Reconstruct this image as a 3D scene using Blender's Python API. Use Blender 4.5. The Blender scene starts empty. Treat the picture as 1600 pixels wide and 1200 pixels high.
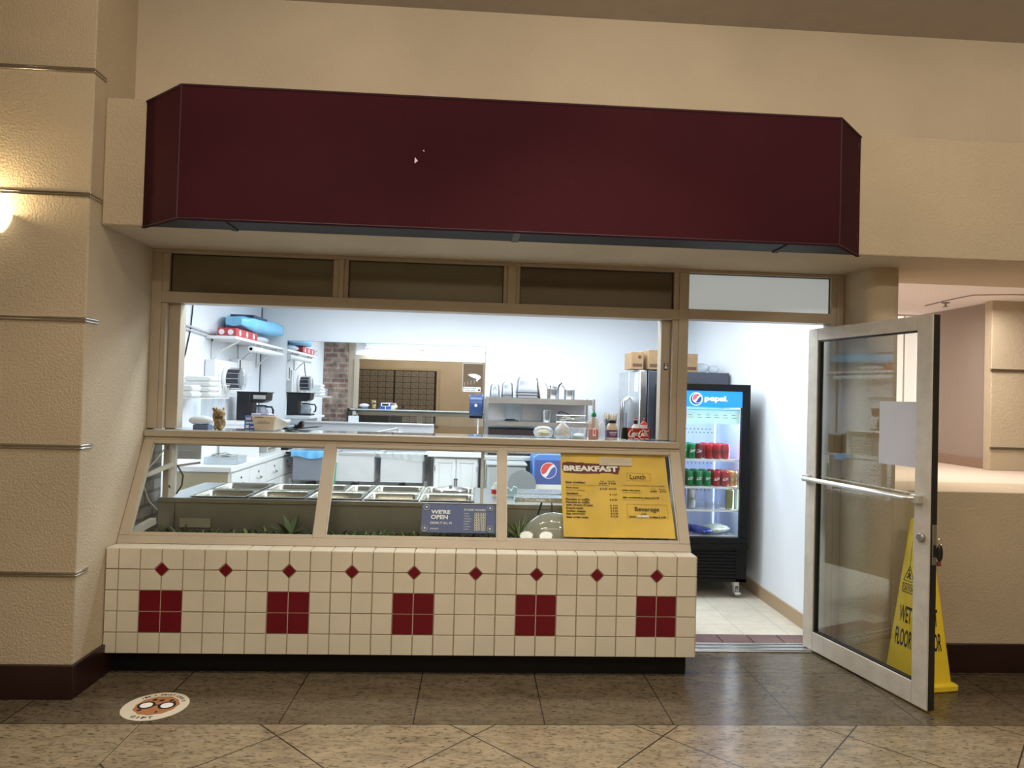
import bpy, math, random
from mathutils import Matrix, Vector, Euler
random.seed(7)
sc = bpy.context.scene
COL = sc.collection
PI = math.pi

# ---------------------------------------------------------------- camera
cam_d = bpy.data.cameras.new('camera'); cam = bpy.data.objects.new('camera', cam_d); COL.objects.link(cam)
cam_d.sensor_width = 36.0; cam_d.lens = 1065.33 / 1600 * 36.0; cam_d.clip_start = .05; cam_d.clip_end = 200
yaw, pitch, roll = 0.0539, 0.0180, 0.0280
_r = Vector((math.cos(yaw), -math.sin(yaw), 0)); _f = Vector((math.sin(yaw), math.cos(yaw), 0)); _u = Vector((0, 0, 1))
F = _f * math.cos(pitch) + _u * math.sin(pitch); U = _u * math.cos(pitch) - _f * math.sin(pitch)
Rr = _r * math.cos(roll) + U * math.sin(roll); Uu = U * math.cos(roll) - _r * math.sin(roll)
m = Matrix((Rr, Uu, -F)).transposed().to_4x4(); m.translation = Vector((1.84606, -3.7095, 1.5255))
cam.matrix_world = m
sc.camera = cam

# ---------------------------------------------------------------- world, colour, exposure
sc.view_settings.view_transform = 'Standard'; sc.view_settings.look = 'None'
sc.view_settings.gamma = 1; sc.view_settings.use_curve_mapping = False
sc.view_settings.exposure = 0.0
w = bpy.data.worlds.new('world'); sc.world = w; w.use_nodes = True
w.node_tree.nodes['Background'].inputs[0].default_value = (1, .85, .68, 1)
w.node_tree.nodes['Background'].inputs[1].default_value = .05

def area(name, loc, size, power, color, rot=(0, 0, 0), spread=PI):
    l = bpy.data.lights.new(name, 'AREA'); l.shape = 'RECTANGLE'; l.size, l.size_y = size
    l.energy = power; l.color = color; l.spread = spread
    o = bpy.data.objects.new(name, l); COL.objects.link(o); o.location = loc; o.rotation_euler = rot
    return o
WARM = (1.0, .885, .73); COOL = (.80, .90, 1.0)
area('corridor_light_a', (.6, -3.9, 3.66), (1.6, .4), 46, WARM)
area('corridor_light_b', (4.6, -3.7, 3.66), (1.6, .4), 70, WARM)
area('corridor_light_c', (2.5, -4.8, 3.66), (4.0, .4), 35, WARM)
area('upper_wall_fill_a', (.9, -1.55, 3.60), (1.2, .2), 10.5, WARM, (math.radians(68), 0, 0))  # three unseen fill lamps added to brighten the upper wall and ceiling
area('upper_wall_fill_b', (2.9, -1.55, 3.60), (1.2, .2), 12, WARM, (math.radians(68), 0, 0))
area('upper_wall_fill_c', (5.2, -1.55, 3.60), (1.2, .2), 9, WARM, (math.radians(68), 0, 0))
area('floor_downlight_a', (1.0, -1.3, 3.66), (.2, .2), 10, WARM, spread=math.radians(95))
area('floor_downlight_b', (2.3, -1.3, 3.66), (.2, .2), 15, WARM, spread=math.radians(95))
area('kitchen_light_front', (1.9, 1.35, 2.46), (3.2, .5), 52, COOL)
area('kitchen_light_back', (1.9, 2.6, 2.46), (3.2, .5), 42, COOL)
area('kitchen_light_door', (3.5, 1.0, 2.46), (.5, .5), 14, COOL)
area('header_tube_light', (1.55, .60, 2.195), (2.7, .03), 32, COOL)
area('alcove_daylight', (5.3, 1.02, 2.33), (1.3, .7), 30, (1, .91, .84))

# ---------------------------------------------------------------- materials
def mat(name, color, rough=.5, metal=0.0, spec=.5, bump=0, bscale=60, noise=0, nscale=8, emit=None, estr=1.0, trans=0, coat=0, detail=3):
    if name in bpy.data.materials: return bpy.data.materials[name]
    M = bpy.data.materials.new(name); M.use_nodes = True; nt = M.node_tree; n = nt.nodes; b = n['Principled BSDF']
    b.inputs['Base Color'].default_value = (*color, 1); b.inputs['Roughness'].default_value = rough
    b.inputs['Metallic'].default_value = metal; b.inputs['Specular IOR Level'].default_value = spec
    b.inputs['Coat Weight'].default_value = coat
    if trans: b.inputs['Transmission Weight'].default_value = trans
    tc = n.new('ShaderNodeTexCoord')
    if noise:
        t = n.new('ShaderNodeTexNoise'); t.inputs['Scale'].default_value = nscale; t.inputs['Detail'].default_value = detail
        nt.links.new(tc.outputs['Object'], t.inputs['Vector'])
        r = n.new('ShaderNodeMapRange'); r.inputs[1].default_value = .3; r.inputs[2].default_value = .7
        r.inputs[3].default_value = 1 - noise; r.inputs[4].default_value = 1 + noise * .6
        nt.links.new(t.outputs['Fac'], r.inputs[0])
        mx = n.new('ShaderNodeVectorMath'); mx.operation = 'SCALE'; mx.inputs[0].default_value = color
        nt.links.new(r.outputs[0], mx.inputs['Scale']); nt.links.new(mx.outputs[0], b.inputs['Base Color'])
    if bump:
        t = n.new('ShaderNodeTexNoise'); t.inputs['Scale'].default_value = bscale; t.inputs['Detail'].default_value = 4
        nt.links.new(tc.outputs['Object'], t.inputs['Vector'])
        bp = n.new('ShaderNodeBump'); bp.inputs['Strength'].default_value = bump; bp.inputs['Distance'].default_value = .006
        nt.links.new(t.outputs['Fac'], bp.inputs['Height']); nt.links.new(bp.outputs[0], b.inputs['Normal'])
    if emit:
        b.inputs['Emission Color'].default_value = (*emit, 1); b.inputs['Emission Strength'].default_value = estr
    return M

def glass_mat(name, tint=(1, 1, 1), ior=1.45, opacity=0, opcol=(1, 1, 1), boost=1.0):
    M = bpy.data.materials.new(name); M.use_nodes = True; nt = M.node_tree; n = nt.nodes
    n.remove(n['Principled BSDF']); out = n['Material Output']
    tr = n.new('ShaderNodeBsdfTransparent'); tr.inputs[0].default_value = (*tint, 1)
    gl = n.new('ShaderNodeBsdfGlossy'); gl.inputs['Roughness'].default_value = .01
    # Schlick reflectance of a two-sided thin sheet
    f0 = ((ior - 1) / (ior + 1)) ** 2
    lw = n.new('ShaderNodeLayerWeight'); lw.inputs[0].default_value = .5
    pw_ = n.new('ShaderNodeMath'); pw_.operation = 'POWER'; pw_.inputs[1].default_value = 5; nt.links.new(lw.outputs['Facing'], pw_.inputs[0])
    mu = n.new('ShaderNodeMath'); mu.operation = 'MULTIPLY_ADD'; mu.inputs[1].default_value = (1 - f0) * boost; mu.inputs[2].default_value = f0 * boost; mu.use_clamp = True
    nt.links.new(pw_.outputs[0], mu.inputs[0])
    mx = n.new('ShaderNodeMixShader'); nt.links.new(mu.outputs[0], mx.inputs[0]); nt.links.new(gl.outputs[0], mx.inputs[2])
    if opacity:
        df = n.new('ShaderNodeBsdfDiffuse'); df.inputs[0].default_value = (*opcol, 1)
        m2 = n.new('ShaderNodeMixShader'); m2.inputs[0].default_value = opacity
        nt.links.new(tr.outputs[0], m2.inputs[1]); nt.links.new(df.outputs[0], m2.inputs[2]); nt.links.new(m2.outputs[0], mx.inputs[1])
    else: nt.links.new(tr.outputs[0], mx.inputs[1])
    nt.links.new(mx.outputs[0], out.inputs[0])
    return M

STUCCO = mat('stucco_beige', (.54, .448, .32), .85, bump=.9, bscale=90, noise=.10, nscale=1.3, spec=.2)
STUCCO2 = mat('stucco_upper', (.575, .49, .37), .85, bump=.6, bscale=110, noise=.12, nscale=1.1, spec=.2)
CEIL = mat('ceiling_grey', (.50, .455, .42), .9, noise=.05)
ALU = mat('painted_aluminium_beige', (.43, .365, .275), .42, noise=.05, nscale=5, spec=.5)
ALUD = mat('painted_aluminium_door', (.56, .51, .43), .38, noise=.12, nscale=14, spec=.5, detail=8)
GASK = mat('black_gasket', (.012, .011, .01), .5)
CHROME = mat('chrome_strip', (.62, .60, .57), .18, 1)
STEEL = mat('brushed_stainless', (.62, .63, .64), .28, 1, noise=.06, nscale=20)
STEELD = mat('dull_stainless', (.36, .35, .31), .42, .85, noise=.10, nscale=6)
STEELW = mat('stainless_panel_white', (.70, .72, .74), .38, .6)
DKSTEEL = mat('dark_steel_blue', (.085, .09, .115), .35, .4)
BASEB = mat('baseboard_oxblood', (.024, .008, .007), .35, noise=.2, nscale=3)
AWN = mat('burgundy_canvas', (.043, .0062, .0105), .85, bump=.3, bscale=500, noise=.16, nscale=1.5, spec=.15)
BLACK = mat('black_plastic', (.007, .007, .008), .38)
BLACKM = mat('black_matte', (.008, .008, .009), .6)
WHITE = mat('white_paint', (.82, .84, .86), .55, noise=.02)
KWALL = mat('kitchen_wall_white', (.84, .87, .90), .6, noise=.03, nscale=1.5)
WPLAST = mat('white_plastic', (.80, .81, .81), .35)
WLAM = mat('white_laminate', (.86, .86, .86), .3)
TANB = mat('tan_vinyl_base', (.42, .30, .18), .5)
TILEW = mat('cream_glazed_tile', (.65, .60, .485), .22, noise=.05, nscale=5, coat=.3)
TILER = mat('red_glazed_tile', (.135, .003, .010), .28, noise=.08, nscale=6, spec=.35)
GROUT = mat('tan_grout', (.32, .245, .16), .8)
RGROUT = mat('pink_grout', (.60, .47, .36), .8)
KICK = mat('black_rubber_kick', (.004, .004, .0045), .5, spec=.25)
REDTILE = mat('quarry_tile', (.17, .095, .085), .45, noise=.2, nscale=8)
YEL = mat('yellow_plastic', (.88, .66, .035), .38, noise=.06, nscale=6)
INK = mat('black_print', (.012, .010, .009), .6)
WPRINT = mat('white_print', (.85, .85, .85), .5)
REDP = mat('red_print', (.62, .03, .03), .45)
BLUEP = mat('blue_print', (.02, .10, .42), .4)
NAVY = mat('navy_panel', (.075, .105, .27), .4)
GREENP = mat('green_print', (.01, .26, .09), .35, .3)
BROWNP = mat('maroon_brush_print', (.13, .012, .012), .6)
MENU = mat('yellow_menu_sheet', (.78, .50, .05), .38, noise=.16, nscale=5, bump=.8, bscale=5)
PAPER = mat('paper_white', (.80, .79, .75), .6)
CARD = mat('cardboard', (.40, .255, .13), .8, noise=.1, nscale=12)
KRAFTW = mat('cardboard_light', (.72, .62, .48), .8)
LEAF = mat('leaf_green', (.035, .085, .02), .5, noise=.3, nscale=20)
LEAFL = mat('leaf_pale', (.18, .26, .08), .5, noise=.3, nscale=20)
BRICK = None
GLASS = glass_mat('clear_glass', (.97, .985, .97))
GLASSD = glass_mat('clear_door_glass', (.93, .94, .91), 1.5, boost=2.5)
PLCLEAR = glass_mat('clear_plastic', (.93, .96, .98), 1.35, .28, (.85, .9, .95))
MILKY = glass_mat('milky_plastic', (.9, .93, .95), 1.35, .30, (.85, .88, .88))
SMOKED = glass_mat('coffee_glass', (.6, .62, .66), 1.5, .15, (.5, .5, .55))
CATM = mat('antique_gold_cat', (.36, .27, .14), .4, .4, noise=.5, nscale=30)
BLUEBAG = mat('light_blue_bag', (.22, .60, .90), .3, bump=.6, bscale=12, noise=.1)
MIRROR = mat('mirror_silver', (.93, .95, .95), .015, 1)
BLUEDISP = mat('translucent_blue_plastic', (.03, .07, .20), .2, coat=.5)
FLUO = mat('fluorescent_diffuser', (.9, .9, .9), .5, emit=(.86, .94, 1), estr=6)

def floor_mat():
    M = bpy.data.materials.new('stone_pavers'); M.use_nodes = True; nt = M.node_tree; n = nt.nodes; L = nt.links; b = n['Principled BSDF']
    tc = n.new('ShaderNodeTexCoord'); sp = n.new('ShaderNodeSeparateXYZ'); L.new(tc.outputs['Object'], sp.inputs[0])
    def val(x): return x
    def op(o, a, c=None, clamp=False):
        q = n.new('ShaderNodeMath'); q.operation = o; q.use_clamp = clamp
        for i, v in enumerate((a, c)):
            if v is None: continue
            if isinstance(v, (int, float)): q.inputs[i].default_value = v
            else: L.new(v, q.inputs[i])
        return q.outputs[0]
    X, Y = sp.outputs[0], sp.outputs[1]
    def grid(v, off, s):  # distance to nearest joint, in metres
        f = op('FRACT', op('DIVIDE', op('SUBTRACT', v, off), s)); return op('MULTIPLY', op('MINIMUM', f, op('SUBTRACT', 1.0, f)), s)
    s = .611
    gx = grid(X, .383, s); gy = grid(Y, .092, s)
    sq = op('MINIMUM', gx, gy)
    sx = op('ADD', X, Y); sy = op('SUBTRACT', X, Y); s2 = s * math.sqrt(2)
    dg = op('DIVIDE', op('MINIMUM', grid(sx, .392, s2), grid(sy, 1.642, s2)), math.sqrt(2))
    isd = op('MULTIPLY', op('LESS_THAN', Y, -.519), op('GREATER_THAN', X, .383))
    edge = op('MINIMUM', op('ABSOLUTE', op('ADD', Y, .519)), 9.0)
    jd = op('ADD', op('MULTIPLY', dg, isd), op('MULTIPLY', sq, op('SUBTRACT', 1.0, isd)))
    jd = op('MINIMUM', jd, edge)
    joint = op('LESS_THAN', jd, .0032)
    fld = op('LESS_THAN', Y, -.519)
    # veined stone
    t1 = n.new('ShaderNodeTexNoise'); t1.inputs['Scale'].default_value = 5; t1.inputs['Detail'].default_value = 8; t1.inputs['Distortion'].default_value = 1.2
    mp = n.new('ShaderNodeMapping'); mp.inputs['Rotation'].default_value = (0, 0, .5); mp.inputs['Scale'].default_value = (1, 3.2, 1)
    L.new(tc.outputs['Object'], mp.inputs[0]); L.new(mp.outputs[0], t1.inputs['Vector'])
    t2 = n.new('ShaderNodeTexNoise'); t2.inputs['Scale'].default_value = 30; t2.inputs['Detail'].default_value = 6; t2.inputs['Distortion'].default_value = .8
    mp2 = n.new('ShaderNodeMapping'); mp2.inputs['Rotation'].default_value = (0, 0, .5); mp2.inputs['Scale'].default_value = (1, 3.4, 1)
    L.new(tc.outputs['Object'], mp2.inputs[0]); L.new(mp2.outputs[0], t2.inputs['Vector'])
    r1 = n.new('ShaderNodeMapRange'); r1.inputs[1].default_value = .3; r1.inputs[2].default_value = .7; r1.inputs[3].default_value = .72; r1.inputs[4].default_value = 1.2; L.new(t1.outputs[0], r1.inputs[0])
    r2 = n.new('ShaderNodeMapRange'); r2.inputs[1].default_value = .34; r2.inputs[2].default_value = .47; r2.inputs[3].default_value = .30; r2.inputs[4].default_value = 1.06; L.new(t2.outputs[0], r2.inputs[0])
    k = op('MULTIPLY', r1.outputs[0], r2.outputs[0])
    cm = n.new('ShaderNodeMix'); cm.data_type = 'RGBA'; cm.inputs[6].default_value = (.112, .086, .054, 1); cm.inputs[7].default_value = (.265, .208, .132, 1); L.new(fld, cm.inputs[0])
    sc_ = n.new('ShaderNodeVectorMath'); sc_.operation = 'SCALE'; L.new(cm.outputs[2], sc_.inputs[0]); L.new(k, sc_.inputs['Scale'])
    jm = n.new('ShaderNodeMix'); jm.data_type = 'RGBA'; jm.inputs[7].default_value = (.02, .016, .012, 1); L.new(joint, jm.inputs[0]); L.new(sc_.outputs[0], jm.inputs[6])
    L.new(jm.outputs[2], b.inputs['Base Color'])
    rr = op('ADD', .20, op('MULTIPLY', r2.outputs[0], -.04)); L.new(op('ADD', rr, .04), b.inputs['Roughness'])
    bp = n.new('ShaderNodeBump'); bp.inputs['Strength'].default_value = .25; bp.inputs['Distance'].default_value = .004
    L.new(op('SUBTRACT', op('MULTIPLY', t2.outputs[0], .5), joint), bp.inputs['Height']); L.new(bp.outputs[0], b.inputs['Normal'])
    return M
def tile_mat(name, col, joint, s, off=(0, 0), jw=.0025, ax=(0, 1), rough=.35, offset=0.0, h=None, noise=.08, bw=None):
    M = bpy.data.materials.new(name); M.use_nodes = True; nt = M.node_tree; n = nt.nodes; L = nt.links; b = n['Principled BSDF']
    tc = n.new('ShaderNodeTexCoord'); sp = n.new('ShaderNodeSeparateXYZ'); L.new(tc.outputs['Object'], sp.inputs[0])
    cb = n.new('ShaderNodeCombineXYZ'); L.new(sp.outputs[ax[0]], cb.inputs[0]); L.new(sp.outputs[ax[1]], cb.inputs[1])
    br = n.new('ShaderNodeTexBrick'); L.new(cb.outputs[0], br.inputs['Vector']); br.offset = offset
    br.inputs['Scale'].default_value = 1; br.inputs['Mortar Size'].default_value = jw; br.inputs['Mortar Smooth'].default_value = .1
    br.inputs['Brick Width'].default_value = bw or s; br.inputs['Row Height'].default_value = h or s
    br.inputs['Color1'].default_value = (*col[0], 1); br.inputs['Color2'].default_value = (*col[1], 1); br.inputs['Mortar'].default_value = (*joint, 1)
    t = n.new('ShaderNodeTexNoise'); t.inputs['Scale'].default_value = 9; t.inputs['Detail'].default_value = 5; L.new(tc.outputs['Object'], t.inputs['Vector'])
    r = n.new('ShaderNodeMapRange'); r.inputs[1].default_value = .3; r.inputs[2].default_value = .7; r.inputs[3].default_value = 1 - noise; r.inputs[4].default_value = 1 + noise; L.new(t.outputs[0], r.inputs[0])
    v = n.new('ShaderNodeVectorMath'); v.operation = 'SCALE'; L.new(br.outputs['Color'], v.inputs[0]); L.new(r.outputs[0], v.inputs['Scale']); L.new(v.outputs[0], b.inputs['Base Color'])
    b.inputs['Roughness'].default_value = rough
    return M
FLOORM = floor_mat()
KFLOOR = tile_mat('kitchen_floor_tile', ((.62, .57, .46), (.66, .60, .49)), (.40, .36, .30), .305, rough=.35)
BRICK = tile_mat('old_brick', ((.16, .085, .06), (.28, .20, .155)), (.26, .22, .19), .2, jw=.012, ax=(0, 2), offset=.5, h=.075, bw=.2, noise=.5, rough=.9)
BRICKG = tile_mat('grey_painted_brick', ((.16, .15, .13), (.24, .23, .20)), (.10, .095, .085), .2, jw=.010, ax=(1, 2), offset=.5, h=.075, bw=.2, noise=.5, rough=.8)

# ---------------------------------------------------------------- geometry builder
class G:
    def __init__(s): s.v = []; s.f = []; s.mi = []; s.sm = []; s.M = Matrix()
    def add(s, vs, fs, mi=0, smooth=False):
        o = len(s.v); s.v += [tuple(s.M @ Vector(v)) for v in vs]
        for i, f in enumerate(fs):
            s.f.append([a + o for a in f]); s.mi.append(mi[i] if isinstance(mi, list) else mi); s.sm.append(smooth)
        return s
    def box(s, x0, x1, y0, y1, z0, z1, mi=0):
        if x1 < x0: x0, x1 = x1, x0
        if y1 < y0: y0, y1 = y1, y0
        if z1 < z0: z0, z1 = z1, z0
        return s.add([(x0, y0, z0), (x1, y0, z0), (x1, y1, z0), (x0, y1, z0), (x0, y0, z1), (x1, y0, z1), (x1, y1, z1), (x0, y1, z1)],
                     [(0, 3, 2, 1), (4, 5, 6, 7), (0, 1, 5, 4), (1, 2, 6, 5), (2, 3, 7, 6), (3, 0, 4, 7)], mi)
    def prism(s, poly, a0, a1, plane='xz', mi=0, inset=0, smooth=False):
        """extrude a 2D polygon; plane names its two axes, the extrusion runs along the third"""
        def P(p, a):
            if plane == 'xz': return (p[0], a, p[1])
            if plane == 'yz': return (a, p[0], p[1])
            return (p[0], p[1], a)
        n = len(poly); c = (sum(p[0] for p in poly) / n, sum(p[1] for p in poly) / n)
        def ins(p):
            d = math.hypot(p[0] - c[0], p[1] - c[1]); k = max(0, 1 - inset / d) if d else 1
            return (c[0] + (p[0] - c[0]) * k, c[1] + (p[1] - c[1]) * k)
        vs = [P(ins(p), a0) for p in poly] + [P(p, a1) for p in poly]
        fs = [tuple(range(n))[::-1], tuple(range(n, 2 * n))] + [(i, (i + 1) % n, n + (i + 1) % n, n + i) for i in range(n)]
        return s.add(vs, fs, mi, smooth)
    def loft(s, rings, mi=0, smooth=True, caps=True, close=False):
        n = len(rings[0]); vs = [p for r in rings for p in r]; fs = []
        m_ = len(rings)
        for j in range(m_ if close else m_ - 1):
            k = (j + 1) % m_
            for i in range(n): fs.append((j * n + i, j * n + (i + 1) % n, k * n + (i + 1) % n, k * n + i))
        if caps and not close: fs += [tuple(range(n))[::-1], tuple(range((m_ - 1) * n, m_ * n))]
        return s.add(vs, fs, mi, smooth)
    def tube(s, pts, r, n=8, mi=0, close=False):
        pts = [Vector(p) for p in pts]; rings = []; N = len(pts); up = None
        for i, p in enumerate(pts):
            if close: t = pts[(i + 1) % N] - pts[i - 1]
            else: t = (pts[min(i + 1, N - 1)] - pts[max(i - 1, 0)])
            t.normalize()
            if up is None: up = Vector((0, 0, 1)) if abs(t.z) < .9 else Vector((1, 0, 0))
            a = t.cross(up); a.normalize(); b = a.cross(t); b.normalize(); up = b
            rr = r[i] if isinstance(r, (list, tuple)) else r
            rings.append([tuple(p + a * math.cos(2 * PI * k / n) * rr + b * math.sin(2 * PI * k / n) * rr) for k in range(n)])
        return s.loft(rings, mi, close=close)
    def lathe(s, prof, c=(0, 0, 0), n=24, mi=0, axis='z', a0=0, smooth=True, caps=True):
        rings = []
        for r, h in prof:
            ring = []
            for k in range(n):
                a = a0 + 2 * PI * k / n; x, y = r * math.cos(a), r * math.sin(a)
                p = (x, y, h) if axis == 'z' else ((h, x, y) if axis == 'x' else (y, h, x))
                ring.append((p[0] + c[0], p[1] + c[1], p[2] + c[2]))
            rings.append(ring)
        return s.loft(rings, mi, smooth, caps)
    def rrect(s, x0, x1, y0, y1, r, n=4):
        out = []
        for cx, cy, a in ((x1 - r, y1 - r, 0), (x0 + r, y1 - r, 90), (x0 + r, y0 + r, 180), (x1 - r, y0 + r, 270)):
            for k in range(n + 1):
                t = math.radians(a + 90 * k / n); out.append((cx + r * math.cos(t), cy + r * math.sin(t)))
        return out
    def ell(s, c, r, n=16, m_=10, mi=0, squash=None):
        prof = []
        rings = []
        for j in range(m_ + 1):
            t = -PI / 2 + PI * j / m_; rr = max(math.cos(t), .001)
            rings.append([(c[0] + r[0] * rr * math.cos(2 * PI * k / n), c[1] + r[1] * rr * math.sin(2 * PI * k / n), c[2] + r[2] * math.sin(t)) for k in range(n)])
        return s.loft(rings, mi)
    def text(s, body, x0, x1, z0, z1=None, y=0, mi=0, depth=.0006, shear=0, bold=0, align='fit'):
        """lettering standing in the xz plane facing -y; fits its box"""
        vs, fs, (ax, bx, ay, by) = glyphs(body, shear, bold)
        if not vs: return s
        kz = (z1 - z0) / (by - ay) if z1 is not None else None
        kx = (x1 - x0) / (bx - ax) if x1 is not None else kz
        if kz is None: kz = kx
        n = len(vs)
        pts = [(x0 + (v[0] - ax) * kx, y, z0 + (v[1] - ay) * kz) for v in vs]
        # a thin solid: front faces plus a skirt is unnecessary at this size, use front and back
        s.add(pts + [(p[0], p[1] + depth, p[2]) for p in pts], [tuple(f) for f in fs] + [tuple(i + n for i in reversed(f)) for f in fs], mi)
        return s
    def build(s, name, mats, parent=None, world=True, bevel=0, seg=2, ang=35, **props):
        me = bpy.data.meshes.new(name)
        vs = s.v
        if parent is not None and world:
            inv = INV.get(parent.name)
            if inv is not None: vs = [tuple(inv @ Vector(v)) for v in vs]
        me.from_pydata(vs, [], s.f); me.validate(clean_customdata=False)
        if not isinstance(mats, (list, tuple)): mats = [mats]
        for q in mats: me.materials.append(q)
        if len(me.polygons) == len(s.f):
            me.polygons.foreach_set('material_index', s.mi)
            me.polygons.foreach_set('use_smooth', [True] * len(s.f))
        me.update(); me.set_sharp_from_angle(angle=math.radians(ang))
        o = bpy.data.objects.new(name, me); COL.objects.link(o)
        if parent is not None: o.parent = parent
        if parent is not None and world: INV[o.name] = INV.get(parent.name, Matrix())
        if bevel:
            b = o.modifiers.new('bevel', 'BEVEL'); b.width = bevel; b.segments = seg; b.limit_method = 'ANGLE'; b.angle_limit = math.radians(40)
        for k, v in props.items(): o[k] = v
        return o
INV = {}
_gl = {}
def glyphs(body, shear=0, bold=0):
    key = (body, shear, bold)
    if key in _gl: return _gl[key]
    cu = bpy.data.curves.new('t', 'FONT'); cu.body = body; cu.size = 1; cu.resolution_u = 3; cu.shear = shear; cu.offset = bold
    ob = bpy.data.objects.new('t', cu); me = bpy.data.meshes.new_from_object(ob)
    vs = [tuple(v.co[:2]) for v in me.vertices]; fs = [tuple(p.vertices) for p in me.polygons]
    if vs: bb = (min(v[0] for v in vs), max(v[0] for v in vs), min(v[1] for v in vs), max(v[1] for v in vs))
    else: bb = (0, 1, 0, 1)
    bpy.data.objects.remove(ob); bpy.data.curves.remove(cu); bpy.data.meshes.remove(me)
    _gl[key] = (vs, fs, bb); return _gl[key]

def thing(name, label, cat, loc=(0, 0, 0), rz=0, group=None):
    o = bpy.data.objects.new(name, None); COL.objects.link(o); o.empty_display_size = .1
    o.location = loc; o.rotation_euler = (0, 0, rz)
    INV[o.name] = (Matrix.Translation(loc) @ Matrix.Rotation(rz, 4, 'Z')).inverted()
    return tag(o, label, cat, group)
def tag(o, label, cat, group=None):
    o['label'] = label; o['category'] = cat
    if group: o['group'] = group
    return o
def struct(name, g, mats, parent=None, **k):
    o = g.build(name, mats, parent, **k)
    if parent is None: o['kind'] = 'structure'
    return o
def dup(root, loc, rz=None, label=None, group=None):
    r = root.copy(); COL.objects.link(r); r.location = loc
    if rz is not None: r.rotation_euler = (0, 0, rz)
    if label: r['label'] = label
    if group: r['group'] = group
    def cp(a, b):
        for ch in list(a.children):
            c = ch.copy(); COL.objects.link(c); c.parent = b; cp(ch, c)
    cp(root, r); return r
def B(*a): return G().box(*a)

# ================================================================ THE BUILDING
XL = -.07; XR = 4.12; YF = .3985
ZS = 2.336; ZL = 2.99; ZC = 3.70
struct('floor', B(-3, 9, -5.5, .62, -.05, 0), FLOORM)
fk = G(); fk.box(-.42, XR + .05, .62, 3.6, -.05, .001); struct('floor_kitchen', fk, KFLOOR)
g = G(); g.box(3.14, 4.04, .545, .70, 0, .004, 1)
for i in range(5):
    x = 3.06 + i * .2; g.box(max(x + .004, 3.14), min(x + .196, 4.04), .548, .695, 0, .008, 0)
struct('floor_threshold_tiles', g, [REDTILE, BLACKM])
g = G(); g.box(3.14, 4.04, .40, .545, 0, .008); g.box(3.14, 4.04, .415, .44, .008, .013); g.box(3.14, 4.04, .47, .50, .008, .013); g.box(3.14, 4.04, .52, .535, .008, .013)
struct('trim_threshold', g, STEEL, bevel=.002)
struct('ceiling', B(-3, 9, -5.5, .125, ZC, ZC + .05), CEIL)
struct('ceiling_kitchen', B(-.42, XR, .6, 3.6, 2.5, 2.55), WHITE)
# column at the left
struct('wall_left', B(-3, XL, -.265, .45, 0, ZC), STUCCO, bevel=.006)
struct('wall_left_brick', B(-.42, XL, .45, .60, 0, 2.5), BRICK)
struct('wall_kitchen_left', B(-.47, -.42, .45, 3.65, 0, 2.55), KWALL)
struct('wall_kitchen_back', B(-.42, XR, 3.6, 3.65, 0, 2.55), KWALL)
struct('wall_kitchen_right', B(XR, XR + .10, .5, 3.65, 0, 2.55), KWALL)
# lintel and upper wall
struct('wall_lintel', B(XL, 9, -.16, .60, ZS, ZL), STUCCO, bevel=.008)
struct('wall_upper', B(XL, 9, .125, .60, ZL, ZC), STUCCO2)
struct('wall_north_corridor', B(-3, 9, -5.5, -5.4, 0, ZC), STUCCO2)
struct('wall_west_corridor', B(-3.1, -3, -5.5, -.265, 0, ZC), STUCCO2)
struct('wall_east_corridor', B(9, 9.1, -5.5, 3, 0, ZC), STUCCO2)
# pillar right of the door and the low wall
g = G(); g.prism([(4.122, .60), (4.122, .22), (4.128, .18), (4.145, .15), (4.18, .132), (4.27, .13), (4.295, .137), (4.31, .155), (4.31, .60)], 0, ZS, 'xy')
struct('wall_pillar', g, STUCCO)
struct('wall_low_right', B(4.29, 9, .131, .62, 0, 1.042), STUCCO, bevel=.006)
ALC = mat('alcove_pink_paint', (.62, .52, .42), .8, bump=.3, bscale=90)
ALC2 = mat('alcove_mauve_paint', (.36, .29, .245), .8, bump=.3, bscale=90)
ALW = mat('alcove_ceiling_paint', (.88, .80, .76), .8)
struct('floor_alcove', B(4.31, 9, .62, 3.0, .99, 1.041), ALC)
struct('wall_alcove_back', B(4.22, 9, 2.5, 2.6, 1.0, 2.6), ALC)
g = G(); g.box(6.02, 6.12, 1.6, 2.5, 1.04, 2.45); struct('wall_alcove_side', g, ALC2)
struct('baseboard_alcove', B(6.0, 6.02, 1.6, 2.5, 1.041, 1.12), mat('alcove_base', (.30, .20, .14), .6))
struct('wall_alcove_column', B(5.96, 9, 1.52, 1.6, 1.04, 2.5), STUCCO, bevel=.005)
struct('ceiling_alcove', B(4.22, 9, .60, 2.6, 2.40, 2.45), ALW)
g = G(); g.box(5.70, 6.02, 2.49, 2.5, 1.05, 2.38)
wn = struct('window_2', g, mat('daylit_blind', (.9, .85, .82), .6, emit=(1, .93, .88), estr=.75))
G().box(5.855, 5.865, 2.48, 2.49, 1.05, 2.38).box(5.69, 5.71, 2.48, 2.49, 1.05, 2.38).build('window_frame', ALC, wn)
g = G(); g.tube([(5.66, 1.9, 2.395), (5.62, 1.55, 2.395), (5.62, 1.28, 2.395), (5.85, 1.20, 2.395), (6.4, 1.15, 2.395)], .004, 6)
tag(g.build('ceiling_conduit', mat('thin_grey_line', (.3, .25, .25), .6)), 'thin dark wire running across the pale alcove ceiling', 'wire')
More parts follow.
